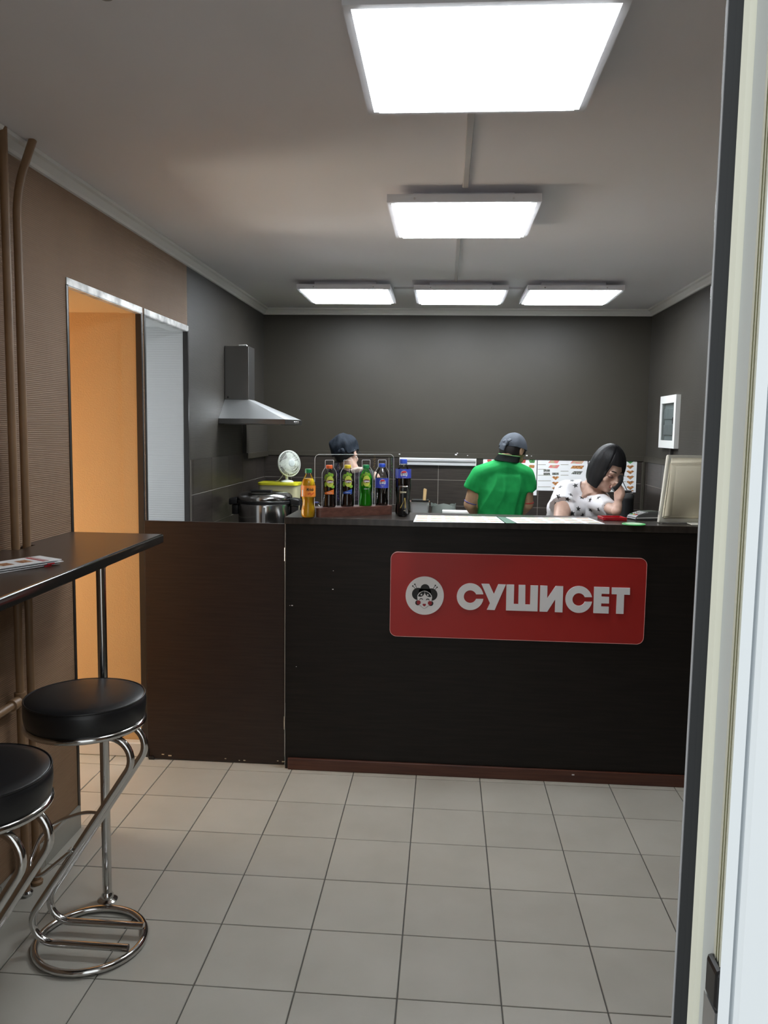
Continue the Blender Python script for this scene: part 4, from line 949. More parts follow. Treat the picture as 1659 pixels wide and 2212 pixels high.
prev = None; SACK = mat('sack_grey', (.14, .16, .145), .7); 
for z, k in ((WZ+.0005, .92), (WZ+.03, 1.0), (WZ+.12, .97), (q1.z-.01, 1.0)):
    cur = []
    for i in range(nn):
        a = 2*math.pi*i/nn; ca, sa = math.cos(a), math.sin(a); e = .55
        r_ = 1+.05*math.sin(5*a+z*40)
        zz = z+(.010*math.sin(3*a)+.006*math.sin(7*a) if z > WZ+.15 else 0)
        cur.append(bm.verts.new((mx+sx*k*r_*math.copysign(abs(ca)**e, ca), 6.10+sy*k*r_*math.copysign(abs(sa)**e, sa), zz)))
    if prev:
        for i in range(nn): bm.faces.new((prev[i], prev[(i+1) % nn], cur[(i+1) % nn], cur[i]))
    else: bm.faces.new(cur[::-1])
    prev = cur
obj('sack_body', bm, SACK, t, smooth=True, ang=60)
bm = B(); 
for i in range(120):
    a = random.uniform(0, 6.28); r_ = math.sqrt(random.random())*.85
    x_, y_ = mx+sx*r_*math.cos(a)*.9, 6.10+sy*r_*math.sin(a)*.9; z_ = q1.z-.028+.012*(1-r_)+random.uniform(-.003, .003)
    bmesh.ops.create_icosphere(bm, subdivisions=1, radius=.0048, matrix=Matrix.Translation((x_, y_, z_)))
o = obj('grain_filling', bm, mat('grain_pale', (.52, .55, .50), .6), t); o['kind'] = 'stuff'
bm = B(); lathe(bm, [(.0005, q1.z-.04), (.06, q1.z-.034)], (mx, 6.10, 0), 20, cap=False); o = obj('grain_bed', bm, mat('grain_pale', (.5,)*3), t)
q0, q1 = on_y(957, 1113, 5.98), on_y(1026, 1103, 5.98)
t = thing('white_food_box', 'white lidded food box on back worktop left of the man', 'box', ((q0.x+q1.x)/2, 6.0, WZ))
bm = B(); box(bm, q0.x, q1.x, 5.935, 6.02, WZ+.0005, q1.z-.022, .006, 2); obj('box_body', bm, WHITEP, t)
bm = B(); box(bm, q0.x-.006, q1.x+.006, 5.929, 6.026, q1.z-.0215, q1.z-.002, .004, 2); obj('box_lid', bm, WHITEP, t)
# ticket rail, posters, electrical panel, black pot
TY = YB-.0087
r0, r1 = on_y(864, 985, YB-.02), on_y(1028, 1002, YB-.02)
t = thing('ticket_rail', 'long silver ticket rail mounted on back wall under the batten', 'rail', ((r0.x+r1.x)/2, YB-.02, 1.36))
bm = B(); pr = [(0, .0), (.022, .0), (.024, .016), (.012, .022), (.012, .030), (.030, .034), (.032, .048), (.022, .056), (0, .056)]
a, b = [[bm.verts.new((x, TY-u, 1.358+v)) for u, v in pr] for x in (r0.x, r1.x)]
bm.faces.new(a); bm.faces.new(b[::-1])
for i in range(len(pr)): bm.faces.new((a[i], a[(i+1) % len(pr)], b[(i+1) % len(pr)], b[i]))
obj('rail_profile', bm, mat('rail_aluminium', (.66, .67, .68), .4, .3), t)
for x in (r0.x, r1.x):
    bm = B(); box(bm, x-.002, x+.002, TY-.033, TY-.0005, 1.357, 1.415); obj('end_cap', bm, WHITEP, t)
def sheet(px0, py0, px1, py1, label, name='menu_poster'):
    a, b = on_y(px0, py0, TY), on_y(px1, py1, TY)
    bm = B(); box(bm, a.x, b.x, TY-.0016, TY-.0002, b.z, a.z)
    o = tag(obj(name, bm, PAPER), label, 'poster', 'menu posters on the back wall'); return o
def pic(host, pts, m, lv=1):
    bm = B(); ps = [on_y(x, y, TY-.0016-.0004*lv) for x, y in pts]; bm.faces.new([bm.verts.new(v) for v in ps]); obj('food_picture', bm, m, host)
def line(host, x0, x1, y, m): 
    bm = B(); ps = [on_y(x, yy, TY-.002) for x, yy in ((x0, y), (x1, y), (x1, y+1.3), (x0, y+1.3))]; bm.faces.new([bm.verts.new(v) for v in ps]); obj('text_line', bm, m, host)
FR = mat('food_red', (.42, .06, .05), .6); FGn = mat('food_green', (.05, .18, .05), .6); mottle(FGn, (.02, .06, .02), (.10, .40, .12), (120,)*3, 2); FO = mat('food_orange', (.50, .20, .06), .6); mottle(FO, (.14, .05, .02), (.70, .32, .10), (130,)*3, 2, .4, .6)
FP = mat('food_pink', (.60, .30, .26), .6); mottle(FP, (.50, .42, .25), (.70, .20, .20), (40, 40, 40), 2, .4, .6); FK = mat('food_dark', (.08, .09, .08), .6); mottle(FK, (.02, .02, .02), (.40, .42, .38), (140,)*3, 2, .45, .6)
LN = mat('menu_line', (.34, .34, .28), .7)
o = sheet(1044, 988, 1159, 1070, 'white food poster half hidden behind the man in green')
for k, (x, y, w, h, m) in enumerate(((1123, 992, 13, 8, FR), (1142, 992, 14, 8, FGn), (1142, 1004, 13, 7, FO), (1142, 1018, 11, 6, FO), (1142, 1030, 11, 5, FGn), (1052, 992, 10, 7, FR))):
    pic(o, [(x, y+2), (x+w*.3, y), (x+w, y+1), (x+w*.9, y+h), (x+w*.2, y+h)], m)
o = sheet(1160, 992, 1269, 1061.5, 'wide menu poster on back wall between man and woman')
for (x, y, w, m) in ((1184, 994, 22, FP), (1184, 1004.5, 22, FP), (1232, 995, 27, FP), (1232, 1006, 27, FO), (1234, 1018, 22, FK)): pic(o, [(x, y+6), (x+5, y), (x+w+3, y), (x+w-2, y+7)], m)
for (x, y) in ((1174, 1014), (1174, 1021), (1193, 1021)): pic(o, [(x, y), (x+14, y), (x+14, y+5), (x, y+5)], FK)
for (x, y) in ((1192, 1028.5), (1192, 1040.5), (1192, 1052)): pic(o, [(x, y+2), (x+4, y), (x+8, y+1.5), (x+12, y), (x+16, y+2), (x+8, y+8.5)], FO)
for y in (1003, 1013, 1026, 1038, 1051): line(o, 1162, 1179 if y < 1020 else 1190, y, LN)
for y in (1003, 1017, 1026): line(o, 1211, 1228, y, LN)
o = sheet(1269.5, 993, 1373, 1063.5, 'menu poster with column of heart-shaped pictures behind the woman')
for k in range(7): y = 993.5+11.3*k - (3 if k == 6 else 0); pic(o, [(1353, y+2), (1357, y), (1361, y+1.5), (1366, y), (1370, y+2), (1361.5, y+8.5 if k < 6 else y+5)], FO if k else FGn)
for y in (1004, 1017, 1028, 1040): line(o, 1346, 1352, y, LN); line(o, 1270, 1274, y, LN)
a, b = on_x(1439, 858, XR-.03), on_x(1468, 970, XR-.03)
py0, py1, pz0, pz1 = 5.60, 6.0, 1.535, 1.895
t = thing('electrical_panel', 'white electrical panel with smoked window on right kitchen wall', 'electrical panel', (XR, 5.8, pz0))
bm = B()
for q in ((py0, py0+.045, pz0, pz1), (py1-.045, py1, pz0, pz1), (py0+.045, py1-.045, pz0, pz0+.052), (py0+.045, py1-.045, pz1-.052, pz1)): box(bm, XR-.032, XR-.001, *q, .0)
obj('panel_frame', bm, WHITEP, t)
bm = B(); box(bm, XR-.006, XR-.001, py0+.045, py1-.045, pz0+.052, pz1-.052); obj('back_plate', bm, mat('panel_grey', (.60, .63, .63), .5), t)
for k in range(2):
    for j in range(7):
        z = pz0+.09+.11*k; y = py0+.065+.04*j; bm = B(); box(bm, XR-.018, XR-.0065, y, y+.034, z, z+.07, .001); o = obj('breaker', bm, mat('breaker_grey', (.62, .64, .64), .5), t)
bm = B(); bm.faces.new([bm.verts.new((XR-.028, y, z)) for y, z in ((py0+.0455, pz0+.0525), (py0+.0455, pz1-.0525), (py1-.0455, pz1-.0525), (py1-.0455, pz0+.0525))]); obj('smoked_window', bm, clear_plastic('smoked_glass', (.80, .86, .86), .10), t)
bm = B(); box(bm, XR-.034, XR-.029, py0+.055, py0+.065, 1.70, 1.745, .001); obj('window_handle', bm, BLACKP, t)
bm = B(); box(bm, XR-.02, XR-.001, 5.72, 5.76, 1.456, pz0-.0005); obj('cable_duct', bm, DARKT, t)
px_ = on_y(1349, 1090, 6.22); pzt = on_y(1349, 1063, 6.22).z
t = thing('thermo_pot', 'black electric pot in back right corner beside the woman', 'pot', (px_.x, 6.22, WZ))
bm = B(); lathe(bm, [(.055, .0005), (.064, .008), (.066, pzt-WZ-.06), (.066, pzt-WZ-.045)], (px_.x, 6.22, WZ), 36); obj('pot_body', bm, BLACKP, t, smooth=True, ang=40)
bm = B(); lathe(bm, [(.067, pzt-WZ-.0448), (.068, pzt-WZ-.025), (.058, pzt-WZ-.006), (.0005, pzt-WZ-.001)], (px_.x, 6.22, WZ), 36); o = obj('pot_lid', bm, mat('pot_grey', (.05, .05, .05), .25), t, smooth=True, ang=40)
bm = B(); obox(bm, (px_.x, 6.22, pzt+.006), (.045, 0, 0), (0, .02, 0), (0, 0, .007), .004, 2); obj('lid_handle', bm, BLACKP, o)
bm = B(); pts = [on_y(x, y, yy) for x, y, yy in ((1341, 1026, 6.40), (1345, 1040, 6.40), (1351, 1052, 6.38), (1357, 1064, 6.30))]; tube(bm, smooth_path(pts, .04), .0032, 8); obj('power_cord', bm, BLACKP, t, smooth=True)
bm = B(); pts = [on_y(x, y, yy) for x, y, yy in ((1362, 1064, 6.29), (1366, 1072, 6.24), (1365, 1085, 6.20), (1366, 1099, 6.20))]; tube(bm, smooth_path(pts, .04), .0035, 8); o = obj('white_cord', bm, WHITEP, t, smooth=True); o['label'] = 'white cord'
# paint crumbs left on the batten
bm = B()
for x, y, s in ((863, 981, .006), (985, 982, .008), (988, 979, .005), (1128, 984, .006), (1138, 984, .007), (1148, 985, .004), (1010, 984, .004)):
    q = on_y(x, y, YB-.0165); box(bm, q.x-s, q.x+s, YB-.0175, YB-.0161, q.z-s*.6, q.z+s*.6)
o = struct('plaster_spot', bm, SIGNW); o['kind'] = 'stuff'
# ------------------------------------------------------------------ people
def fuse_mesh(bm, voxel, it=4, fac=.5):
    """one continuous surface from overlapping closed pieces"""
    bmesh.ops.recalc_face_normals(bm, faces=bm.faces[:])
    me = bpy.data.meshes.new('tmp'); bm.to_mesh(me); bm.free()
    ob = bpy.data.objects.new('tmp', me); COL.objects.link(ob)
    m = ob.modifiers.new('r', 'REMESH'); m.mode = 'VOXEL'; m.voxel_size = voxel
    s = ob.modifiers.new('s', 'SMOOTH'); s.factor = fac; s.iterations = it
    me2 = bpy.data.meshes.new_from_object(ob.evaluated_get(bpy.context.evaluated_depsgraph_get()))
    bpy.data.objects.remove(ob); bpy.data.meshes.remove(me)
    b = bmesh.new(); b.from_mesh(me2); bpy.data.meshes.remove(me2); return b
V = Vector
def frame(f, z=V((0, 0, 1))):
    f = V(f).normalized(); u = (V(z)-f*f.dot(V(z))).normalized(); s = f.cross(u).normalized()   # s = the figure's own right
    return s, f, u
def ell(bm, c, s, f, u, r, seg=20):
    """ellipsoid with half sizes r along side, front, up"""
    R3 = Matrix((s, f, u)).transposed(); ellipsoid(bm, c, r, R3, seg, 14)
def limb(bm, pts, rad, n=14): tube(bm, pts, rad, n)
def ball(bm, c, r): ellipsoid(bm, c, (r, r, r), None, 16, 10)
def arm(bm, S, E, Wr, r=(.050, .044, .037, .040, .034, .024), extra=0.0):
    S, E, Wr = V(S), V(E), V(Wr)
    limb(bm, [S, S.lerp(E, .45), S.lerp(E, .92)], [r[0]+extra, r[1]+extra, r[2]+extra]); limb(bm, [E, E.lerp(Wr, .3), Wr.lerp(E, .25), Wr], [r[2], r[3], r[4]*.95, r[5]])
    ball(bm, S, r[0]+extra); ball(bm, E, r[2]*1.02)
def hand(bm, wr, d, n, curl=.6, side=1, k=1.0, spread=.10, thumb=.8):
    """palm and five fingers; d = along the hand, n = palm normal (fingers curl towards n), side = which way the thumb lies"""
    wr, d, n = V(wr), V(d).normalized(), V(n); n = (n-d*n.dot(d)).normalized(); w = d.cross(n).normalized()*side
    for t0, rx, ry in (): pass
    tube(bm, [wr-d*.015*k, wr+d*.02*k, wr+d*.055*k, wr+d*.085*k], None, 14, sec=[(.024*k, .020*k), (.032*k, .017*k), (.040*k, .015*k), (.038*k, .012*k)], up0=n)
    for i, (off, L, r) in enumerate(((.029, .070, .0082), (.010, .078, .0086), (-.010, .073, .0082), (-.029, .058, .0072))):
        p = wr+d*(.080-.006*abs(i-1))*k+w*off*k; a = 0; dd = (d+w*(off*spread*30*.1)).normalized(); pts = [p-d*.01*k, p]
        for q in (.46, .30, .24):
            a += curl*(.75 if q > .4 else 1.0); v = dd*math.cos(a)+n*math.sin(a); p = p+v*L*q*k; pts.append(p)
        tube(bm, smooth_path(pts, .012, 3), r*k, 10); ball(bm, pts[-1], r*k)
    b0 = wr+d*.025*k+w*.026*k; v1 = (w*.75+d*.55+n*.35*thumb).normalized(); b1 = b0+v1*.036*k; v2 = (d*.75+w*.25+n*.6*thumb).normalized(); b2 = b1+v2*.030*k; b3 = b2+(d*.7+n*.7*thumb-w*.1).normalized()*.022*k
    tube(bm, [b0-v1*.012*k, b1, b2, b3], [.014*k, .0115*k, .010*k, .0085*k], 10); ball(bm, b3, .0085*k)
def head(bm, c, s, f, u, k=1.0, nose=1.0, ears=True):
    ell(bm, c+u*.018*k, s, f, u, (.074*k, .094*k, .098*k), 24)                   # skull
    ell(bm, c+f*.030*k-u*.045*k, s, f, u, (.058*k, .062*k, .072*k), 20)          # face mask
    ell(bm, c+f*.060*k-u*.092*k, s, f, u, (.026*k, .026*k, .022*k), 14)          # chin
    for q in (-1, 1):
        ell(bm, c+s*q*.040*k-u*.070*k+f*.025*k, s, f, u, (.020*k, .045*k, .026*k), 12)   # jaw
        ell(bm, c+s*q*.040*k-u*.030*k+f*.066*k, s, f, u, (.021*k, .018*k, .020*k), 12)   # cheek
        ell(bm, c+s*q*.029*k+u*.012*k+f*.083*k, s, f, u, (.021*k, .012*k, .009*k), 10)   # brow ridge
        if not ears: continue
        ec = c+s*q*.076*k-u*.008*k-f*.008*k                                              # ear
        tube(bm, [ec+u*.028*k*math.cos(a)+f*.016*k*math.sin(a)+s*q*.006*k for a in [2*math.pi*i/12 for i in range(12)]], .0055*k, 6, closed=True)
        ell(bm, ec-u*.004*k, s, f, u, (.006*k, .013*k, .024*k), 10)
    tube(bm, [c+f*.084*k+u*.010*k, c+f*.096*k-u*.012*k, c+f*.108*k*nose-u*.034*k], [.007*k, .009*k, .0115*k], 10)    # nose
    ball(bm, c+f*.108*k*nose-u*.035*k, .0125*k)
    for q in (-1, 1): ball(bm, c+f*.096*k-u*.038*k+s*q*.011*k, .0085*k)
    for q in (-1, 1): ell(bm, c+f*.088*k-u*(.060 if q > 0 else .068)*k, s, f, u, (.021*k, .008*k, .0055*k), 10)      # lips
SKIN = mat('skin', (.46, .27, .19), .5, spec=.35); mottle(SKIN, (.43, .265, .155), (.49, .31, .19), (25,)*3)
SKINF = mat('skin_fair', (.56, .37, .29), .48, spec=.35); mottle(SKINF, (.53, .34, .26), (.60, .40, .32), (25,)*3)
HAIRB = mat('black_hair', (.007, .007, .008), .5, spec=.25); bump(HAIRB, 'noise', (260, 260, 22), .5, .002)
TROU = mat('dark_trousers', (.018, .018, .022), .85); SHOE = mat('dark_shoes', (.02, .02, .02), .5)
def face_parts(t, c, s, f, u, k, lipm, browm):
    for q in (-1, 1):
        bm = B(); tube(bm, [c+s*q*(.014+.010*i)*k+u*(.020+.0035*math.sin(i*.8))*k+f*(.0925-.0035*i)*k for i in range(4)], [.0022*k, .003*k, .0026*k, .0012*k], 8); obj('eyebrow', bm, browm, t, smooth=True)
        bm = B(); ell(bm, c+s*q*.031*k-u*.006*k+f*.0795*k, s, f, u, (.0145*k, .0105*k, .010*k), 16); obj('eyelid', bm, mat('eyelid_shadow', (.30, .17, .14), .5), t, smooth=True)
        bm = B(); tube(bm, [c+s*q*(.018+.0065*i)*k-u*(.0105+.003*math.sin(i*math.pi/4))*k+f*(.0895-.0012*i*i*.5)*k for i in range(5)], .0019*k, 6); obj('eyelashes', bm, BLACK, t, smooth=True)
    for q in (-1, 1):
        bm = B(); tube(bm, [c+s*(-.020+.005*i)*k-u*((.0605 if q > 0 else .0675)+(-.002*math.sin(i*math.pi/8)*q))*k+f*(.0945-.00035*(i-4)**2)*k for i in range(9)], [.0012*k]+[.0034*k]*7+[.0012*k], 8); obj('lip', bm, lipm, t, smooth=True)
def dome(c, s, f, u, fn, n=48, m=18, thick=.004):
    """sheet round the head: fn(theta, t) -> (side, front, up) offsets, theta 0 = front, t from crown 0 to hem 1"""
    bm = B(); out = []
    for layer_ in (0, 1):
        top = bm.verts.new(c+u*(fn(0, 0)[2]-layer_*thick)); rows_ = []
        for j in range(1, m+1):
            row = []
            for i in range(n):
                a, b, d_ = fn(2*math.pi*i/n, j/m); kk = 1-layer_*thick/max(.05, math.hypot(a, b))
                row.append(bm.verts.new(c+s*a*kk+f*b*kk+u*(d_-layer_*thick*(1-j/m))))
            rows_.append(row)
        for i in range(n): bm.faces.new((top, rows_[0][i], rows_[0][(i+1) % n]))
        for p, q in zip(rows_, rows_[1:]):
            for i in range(n): bm.faces.new((p[i], p[(i+1) % n], q[(i+1) % n], q[i]))
        out.append(rows_[-1])
    for i in range(n): bm.faces.new((out[0][i], out[0][(i+1) % n], out[1][(i+1) % n], out[1][i]))
    return bm
def legs(t, hip, foot, dirf, m=TROU, r=.085):
    """trousers as one piece, two shoes"""
    hip = V(hip); s = V((-dirf.y, dirf.x, 0)); b = B()
    for q in (-1, 1):
        h = hip+s*q*.085; a = V(foot)+s*q*.10; kn = h.lerp(a, .48)+dirf*.02
        limb(b, [h+V((0, 0, .03)), h.lerp(kn, .5), kn, kn.lerp(a, .55), V((a.x, a.y, .075))], [r+.012, r, r*.75, r*.68, r*.66])
    tube(b, [hip+V((0, 0, -.07)), hip+V((0, 0, .03)), hip+V((0, 0, .13))], None, 18, sec=[(.15, .105), (.165, .12), (.145, .105)], up0=dirf)
    obj('trousers', fuse_mesh(b, .010, 4), m, t, smooth=True, ang=180)
    for q in (-1, 1):
        a = V(foot)+s*q*.10; b = B()
        tube(b, [V((a.x, a.y, .042))-dirf*.075, V((a.x, a.y, .045))-dirf*.02, V((a.x, a.y, .038))+dirf*.08, V((a.x, a.y, .028))+dirf*.165], None, 14, sec=[(.030, .038), (.038, .043), (.044, .034), (.030, .024)], up0=(0, 0, 1))
        for v in b.verts: v.co.z = max(v.co.z, .0015)
        obj('shoe', b, SHOE, t, smooth=True, ang=60)
def cut_sphere(bm, c, s, f, u, r):
    kill = []
    for fc in bm.faces:
        d_ = fc.calc_center_median()-c
        if (d_.dot(s)/r[0])**2+(d_.dot(f)/r[1])**2+(d_.dot(u)/r[2])**2 < 1: kill.append(fc)
    bmesh.ops.delete(bm, geom=kill, context='FACES')
    for _ in range(2):
        for e in [e for e in bm.edges if len(e.link_faces) == 1]:
            for v in e.verts:
                d_ = v.co-c; g_ = math.sqrt((d_.dot(s)/r[0])**2+(d_.dot(f)/r[1])**2+(d_.dot(u)/r[2])**2)
                v.co = v.co+d_*(1/g_-1)*.9
def side_vec(d): return V((d.y, -d.x, 0))
# ---------------------------------------------- woman at the counter, on the phone
WX, WY = .735, 4.62
t = thing('person', 'woman with black bob in white star-print blouse, holding a phone to her ear', 'person', (WX, WY, 0))
k = .97
hs, hf, hu = frame((.47, -.78, -.44), (.07, 0, 1))
hc = on_y(1310, 1011, 4.32)
nb = on_y(1279, 1052, 4.42)                                   # base of the neck
SR, SL = on_y(1223, 1064, 4.44), on_y(1293, 1087, 4.33)
ER, WRr = on_y(1211, 1128, 4.25), V((.70, 4.19, .965))
EL = on_y(1331, 1111, 4.075); EL.z = CT+.028; WL = on_y(1335, 1086, 4.20)
pel = V((WX, WY, .93)); bf = V((.12, -1, 0)).normalized()
ch = V(((SR.x+SL.x)/2, 4.455, 1.235)); wa = pel.lerp(ch, .5)+V((0, .02, 0))
sh = (SR+SL)/2
b = B(); head(b, hc, hs, hf, hu, k, ears=False)
limb(b, [nb-V((0, -.01, .03)), nb.lerp(hc, .35), hc-hu*.045-hf*.02], [.062, .050, .050])
tube(b, [pel, wa, ch, sh.lerp(nb, .4)], None, 22, sec=[(.150, .105), (.130, .098), (.160, .112), (.135, .068)], up0=bf)
limb(b, [SR, nb-V((0, 0, .015)), SL], [.048, .058, .046]); ball(b, SR, .052); ball(b, SL, .05)
limb(b, [nb-V((0, 0, .01)), nb+bf*.045-V((0, 0, .065))], [.062, .072])
arm(b, SR, ER, WRr, (.054, .050, .041, .040, .034, .025)); arm(b, SL, EL, WL, (.042, .031, .0245, .0265, .0245, .020))
hand(b, WRr, (.25, -.1, -.9), (.2, -.9, -.1), .35, 1, .85)
# left hand closes on the handset beside the cheek
pd = (on_y(1341, 1029, 4.285)-on_y(1323, 1057, 4.215)).normalized()
pn = V((-.8, -.6, .1))
hand(b, WL, (.10, .35, 1), pn, .62, 1, .80, .05, .9)
body = obj('body', fuse_mesh(b, .0055, 3), SKINF, t, smooth=True, ang=180)
face_parts(t, hc, hs, hf, hu, k, mat('lip_pink', (.34, .10, .09), .4), mat('brow_dark', (.03, .02, .018), .7))
def bob(th, q):
    cf = math.cos(th); front = max(0, min(1, (cf-(.53 if math.sin(th) > 0 else .30))/.26)); front = front*front*(3-2*front)
    sd = math.sin(th)
    hem = (-.112 if cf > -.2 else -.100)*(1-front)+(.046-.13*max(0, -sd-.1))*front                   # sides to the jaw, fringe above the brows, longer on one side
    if -.2 >= cf > -.5: hem = -.112+.012*(-.2-cf)/.3
    if q < .5:
        a = q/.5*math.pi/2; z = .128*math.cos(a); rr_ = math.sin(a)
    else:
        v = (q-.5)/.5; z = hem*v if hem < 0 else 0; rr_ = 1+.05*math.sin(v*math.pi)-.10*v*v*(1-front)
    if hem > 0: a = q*math.acos(min(1, hem/.128)); z = .128*math.cos(a); rr_ = math.sin(a)
    wob = 1+.010*math.sin(th*17+q*3)
    return ((.0785 if sd > 0 else .086)*rr_*sd*wob*k, (.100 if cf < 0 else .106)*rr_*cf*wob*k-.002, (z+.010)*k)
bm = dome(hc, hs, hf, hu, bob, 64, 22, .010); obj('bob_hair', bm, HAIRB, t, smooth=True, ang=70)
# blouse
b = B(); g = .014
tube(b, [pel+V((0, 0, -.02)), pel+V((0, -.01, .10)), wa, ch, sh.lerp(nb, .45)], None, 26, sec=[(.170, .125), (.168, .125), (.160, .122), (.180, .130), (.140, .080)], up0=bf)
for q in (-1, 1): ell(b, ch+side_vec(bf)*q*.072+bf*.085-V((0, 0, .01)), side_vec(bf), bf, V((0, 0, 1)), (.078, .07, .075))
limb(b, [SR+V((0, 0, .002)), nb-V((0, 0, .018)), SL+V((0, 0, .002))], [.066, .068, .060]); ball(b, SR+V((0, 0, .002)), .067); ball(b, SL, .060)
limb(b, [SR+V((.01, 0, .008)), SR.lerp(ER, .28), SR.lerp(ER, .52)], [.066, .074, .079]); limb(b, [SL, SL.lerp(EL, .3), SL.lerp(EL, .62)], [.058, .053, .043])
b = fuse_mesh(b, .007, 5)
for v in b.verts:                                               # soft folds hanging from the shoulders
    p_ = v.co; w_ = max(0, min(1, (1.36-p_.z)/.12)); v.co += v.normal*w_*(.008*(1-abs(math.sin(p_.x*46+p_.z*13)))**2+.008*noise.noise(V((p_.x*18, p_.y*18, p_.z*8)))-.002)
cut_sphere(b, nb+bf*.03+V((.010, 0, .004)), side_vec(bf), bf, V((0, 0, 1)), (.086, .125, .066))
BLS = mat('white_blouse', (.76, .75, .77), .75)
blo = obj('blouse', b, BLS, t, smooth=True, ang=180)
def bvh_of(o):
    m_ = o.data; off = ORG[o.name]
    return BVHTree.FromPolygons([v.co+off for v in m_.vertices], [tuple(p.vertices) for p in m_.polygons])
tr = bvh_of(blo)
def star_on(pt, n_, rot, R):
    a = n_.cross(V((0, 0, 1))); a = a.normalized() if a.length > .1 else V((1, 0, 0)); c2 = a.cross(n_)
    bm = B(); ring = []; cen = None
    def drop(q):
        h_ = tr.ray_cast(q+n_*.03, -n_, .08); return (h_[0]+n_*.0011) if h_[0] and (h_[0]-q).length < .012 else q+n_*.0011
    cen = bm.verts.new(drop(pt)); mids = []
    for i in range(10):
        an = rot+math.pi*i/5; r_ = R if i % 2 == 0 else R*.42
        mids.append(bm.verts.new(drop(pt+(a*math.cos(an)+c2*math.sin(an))*r_*.5))); ring.append(bm.verts.new(drop(pt+(a*math.cos(an)+c2*math.sin(an))*r_)))
    for i in range(10):
        j = (i+1) % 10; bm.faces.new((cen, mids[i], mids[j])); bm.faces.new((mids[i], ring[i], ring[j], mids[j]))
    obj('star_print', bm, BLACK, blo)
for i, (px, py) in enumerate(((1243, 1049), (1210, 1052), (1233.5, 1069), (1206, 1073), (1226, 1078), (1257.5, 1075), (1275, 1080), (1293, 1075), (1264, 1060.5), (1202, 1088), (1276, 1101.5), (1293, 1101), (1309, 1095), (1249, 1099), (1236, 1038), (1236, 1109), (1222, 1094), (1258, 1113))):
    r_ = ray(px, py); h_ = tr.ray_cast(CAMP, r_.normalized(), 10)
    if h_[0]: star_on(h_[0], h_[1], 1.1*i, .0165)
for i in range(26):                                             # the rest of the print, round the sides and back
    an = random.uniform(-.3, 3.4); z_ = random.uniform(.95, 1.3); o_ = V((WX+.05, 4.52, z_))+V((math.cos(an), math.sin(an), 0))*.5
    h_ = tr.ray_cast(o_, V((WX+.05, 4.52, z_))-o_, 1)
    if h_[0]: star_on(h_[0], h_[1], 1.3*i, .0165)
legs(t, pel, (WX, WY+.02, 0), bf)
# handset in her hand: a thing of its own
bm = B(); ps, pf, pu = frame(pd.cross(V((0, 0, 1))), pd)
p0, p1 = on_y(1326, 1058, 4.142), on_y(1343, 1031, 4.218); mdl = (p0+p1)/2; outw = V((.55, -.75, .1)).normalized()
tube(bm, smooth_path([p0-outw*.004, p0.lerp(p1, .18)+outw*.012, mdl+outw*.018, p0.lerp(p1, .82)+outw*.012, p1-outw*.004], .03, 5), [.012]*1+[.0115]*19+[.012], 12) if False else tube(bm, [p0-outw*.006, p0.lerp(p1, .2)+outw*.008, mdl+outw*.014, p0.lerp(p1, .8)+outw*.008, p1-outw*.006], [.0135, .0105, .0095, .0105, .014], 14)
tag(obj('phone_handset', bm, BLACKP, smooth=True, ang=60), 'black phone handset held to her ear by the woman in star blouse', 'phone')
# ---------------------------------------------- man in the green polo, back to us
MX, MY = .375, 5.36
t = thing('person', 'man in green polo shirt and dark bandana, seen from behind', 'person', (MX, MY, 0))
hs, hf, hu = frame((.50, .62, -.52)); hc = on_y(1107, 974, 5.40)
nb = on_y(1092, 1001, 5.33); SL, SR = on_y(1038, 1026, 5.34), on_y(1133, 1028, 5.36)
EL, ER = on_y(1015, 1089, 5.37), on_y(1139, 1089, 5.39)
WL, WR_ = V((.255, 5.63, 1.03)), V((.455, 5.64, 1.03)); bf = V((.05, 1, 0)).normalized(); pel = V((MX-.01, MY, .93))
sh = (SL+SR)/2; ch = V((.367, 5.36, 1.26)); wa = pel.lerp(ch, .45)
b = B(); head(b, hc, hs, hf, hu, .98)
limb(b, [nb-V((0, 0, .03)), nb.lerp(hc, .5)-hf*.012, hc-hu*.04-hf*.015], [.064, .052, .056])
tube(b, [pel, wa, ch, sh.lerp(nb, .4)], None, 22, sec=[(.150, .105), (.140, .10), (.170, .115), (.13, .075)], up0=bf)
limb(b, [SL, nb-V((0, 0, .03)), SR], [.055, .062, .055])
arm(b, SL, EL, WL, (.056, .050, .041, .043, .036, .027)); arm(b, SR, ER, WR_, (.054, .050, .041, .043, .036, .027))
hand(b, WL, (.45, .8, -.25), (.3, .1, -1), .45, 1); hand(b, WR_, (-.45, .8, -.25), (-.3, .1, -1), .45, -1)
obj('body', fuse_mesh(b, .0065, 3), SKIN, t, smooth=True, ang=180)
face_parts(t, hc, hs, hf, hu, .98, mat('lip_brown', (.25, .10, .08), .5), mat('brow_dark', (.03,)*3))
POLO = mat('green_polo', (.012, .27, .065), .8, spec=.2); mottle(POLO, (.010, .29, .068), (.016, .36, .088), (14,)*3)
b = B()
tube(b, [pel+V((0, 0, -.01)), pel+V((0, 0, .12)), wa+V((0, 0, .03)), ch, sh.lerp(nb, .35)-V((0, 0, .005))], None, 26, sec=[(.158, .122), (.140, .112), (.148, .116), (.176, .132), (.145, .088)], up0=bf)
limb(b, [SL, nb-V((0, 0, .024)), SR], [.066, .074, .066]); ball(b, SL, .066); ball(b, SR, .066)
for S_, E_ in ((SL, EL), (SR, ER)):
    a_ = (S_-nb); a_.z = 0; a_.normalize()
    limb(b, [S_+a_*.0, S_.lerp(E_, .25)+a_*.008, S_.lerp(E_, .52)+a_*.010], [.066, .066, .066])
b = fuse_mesh(b, .007, 5)
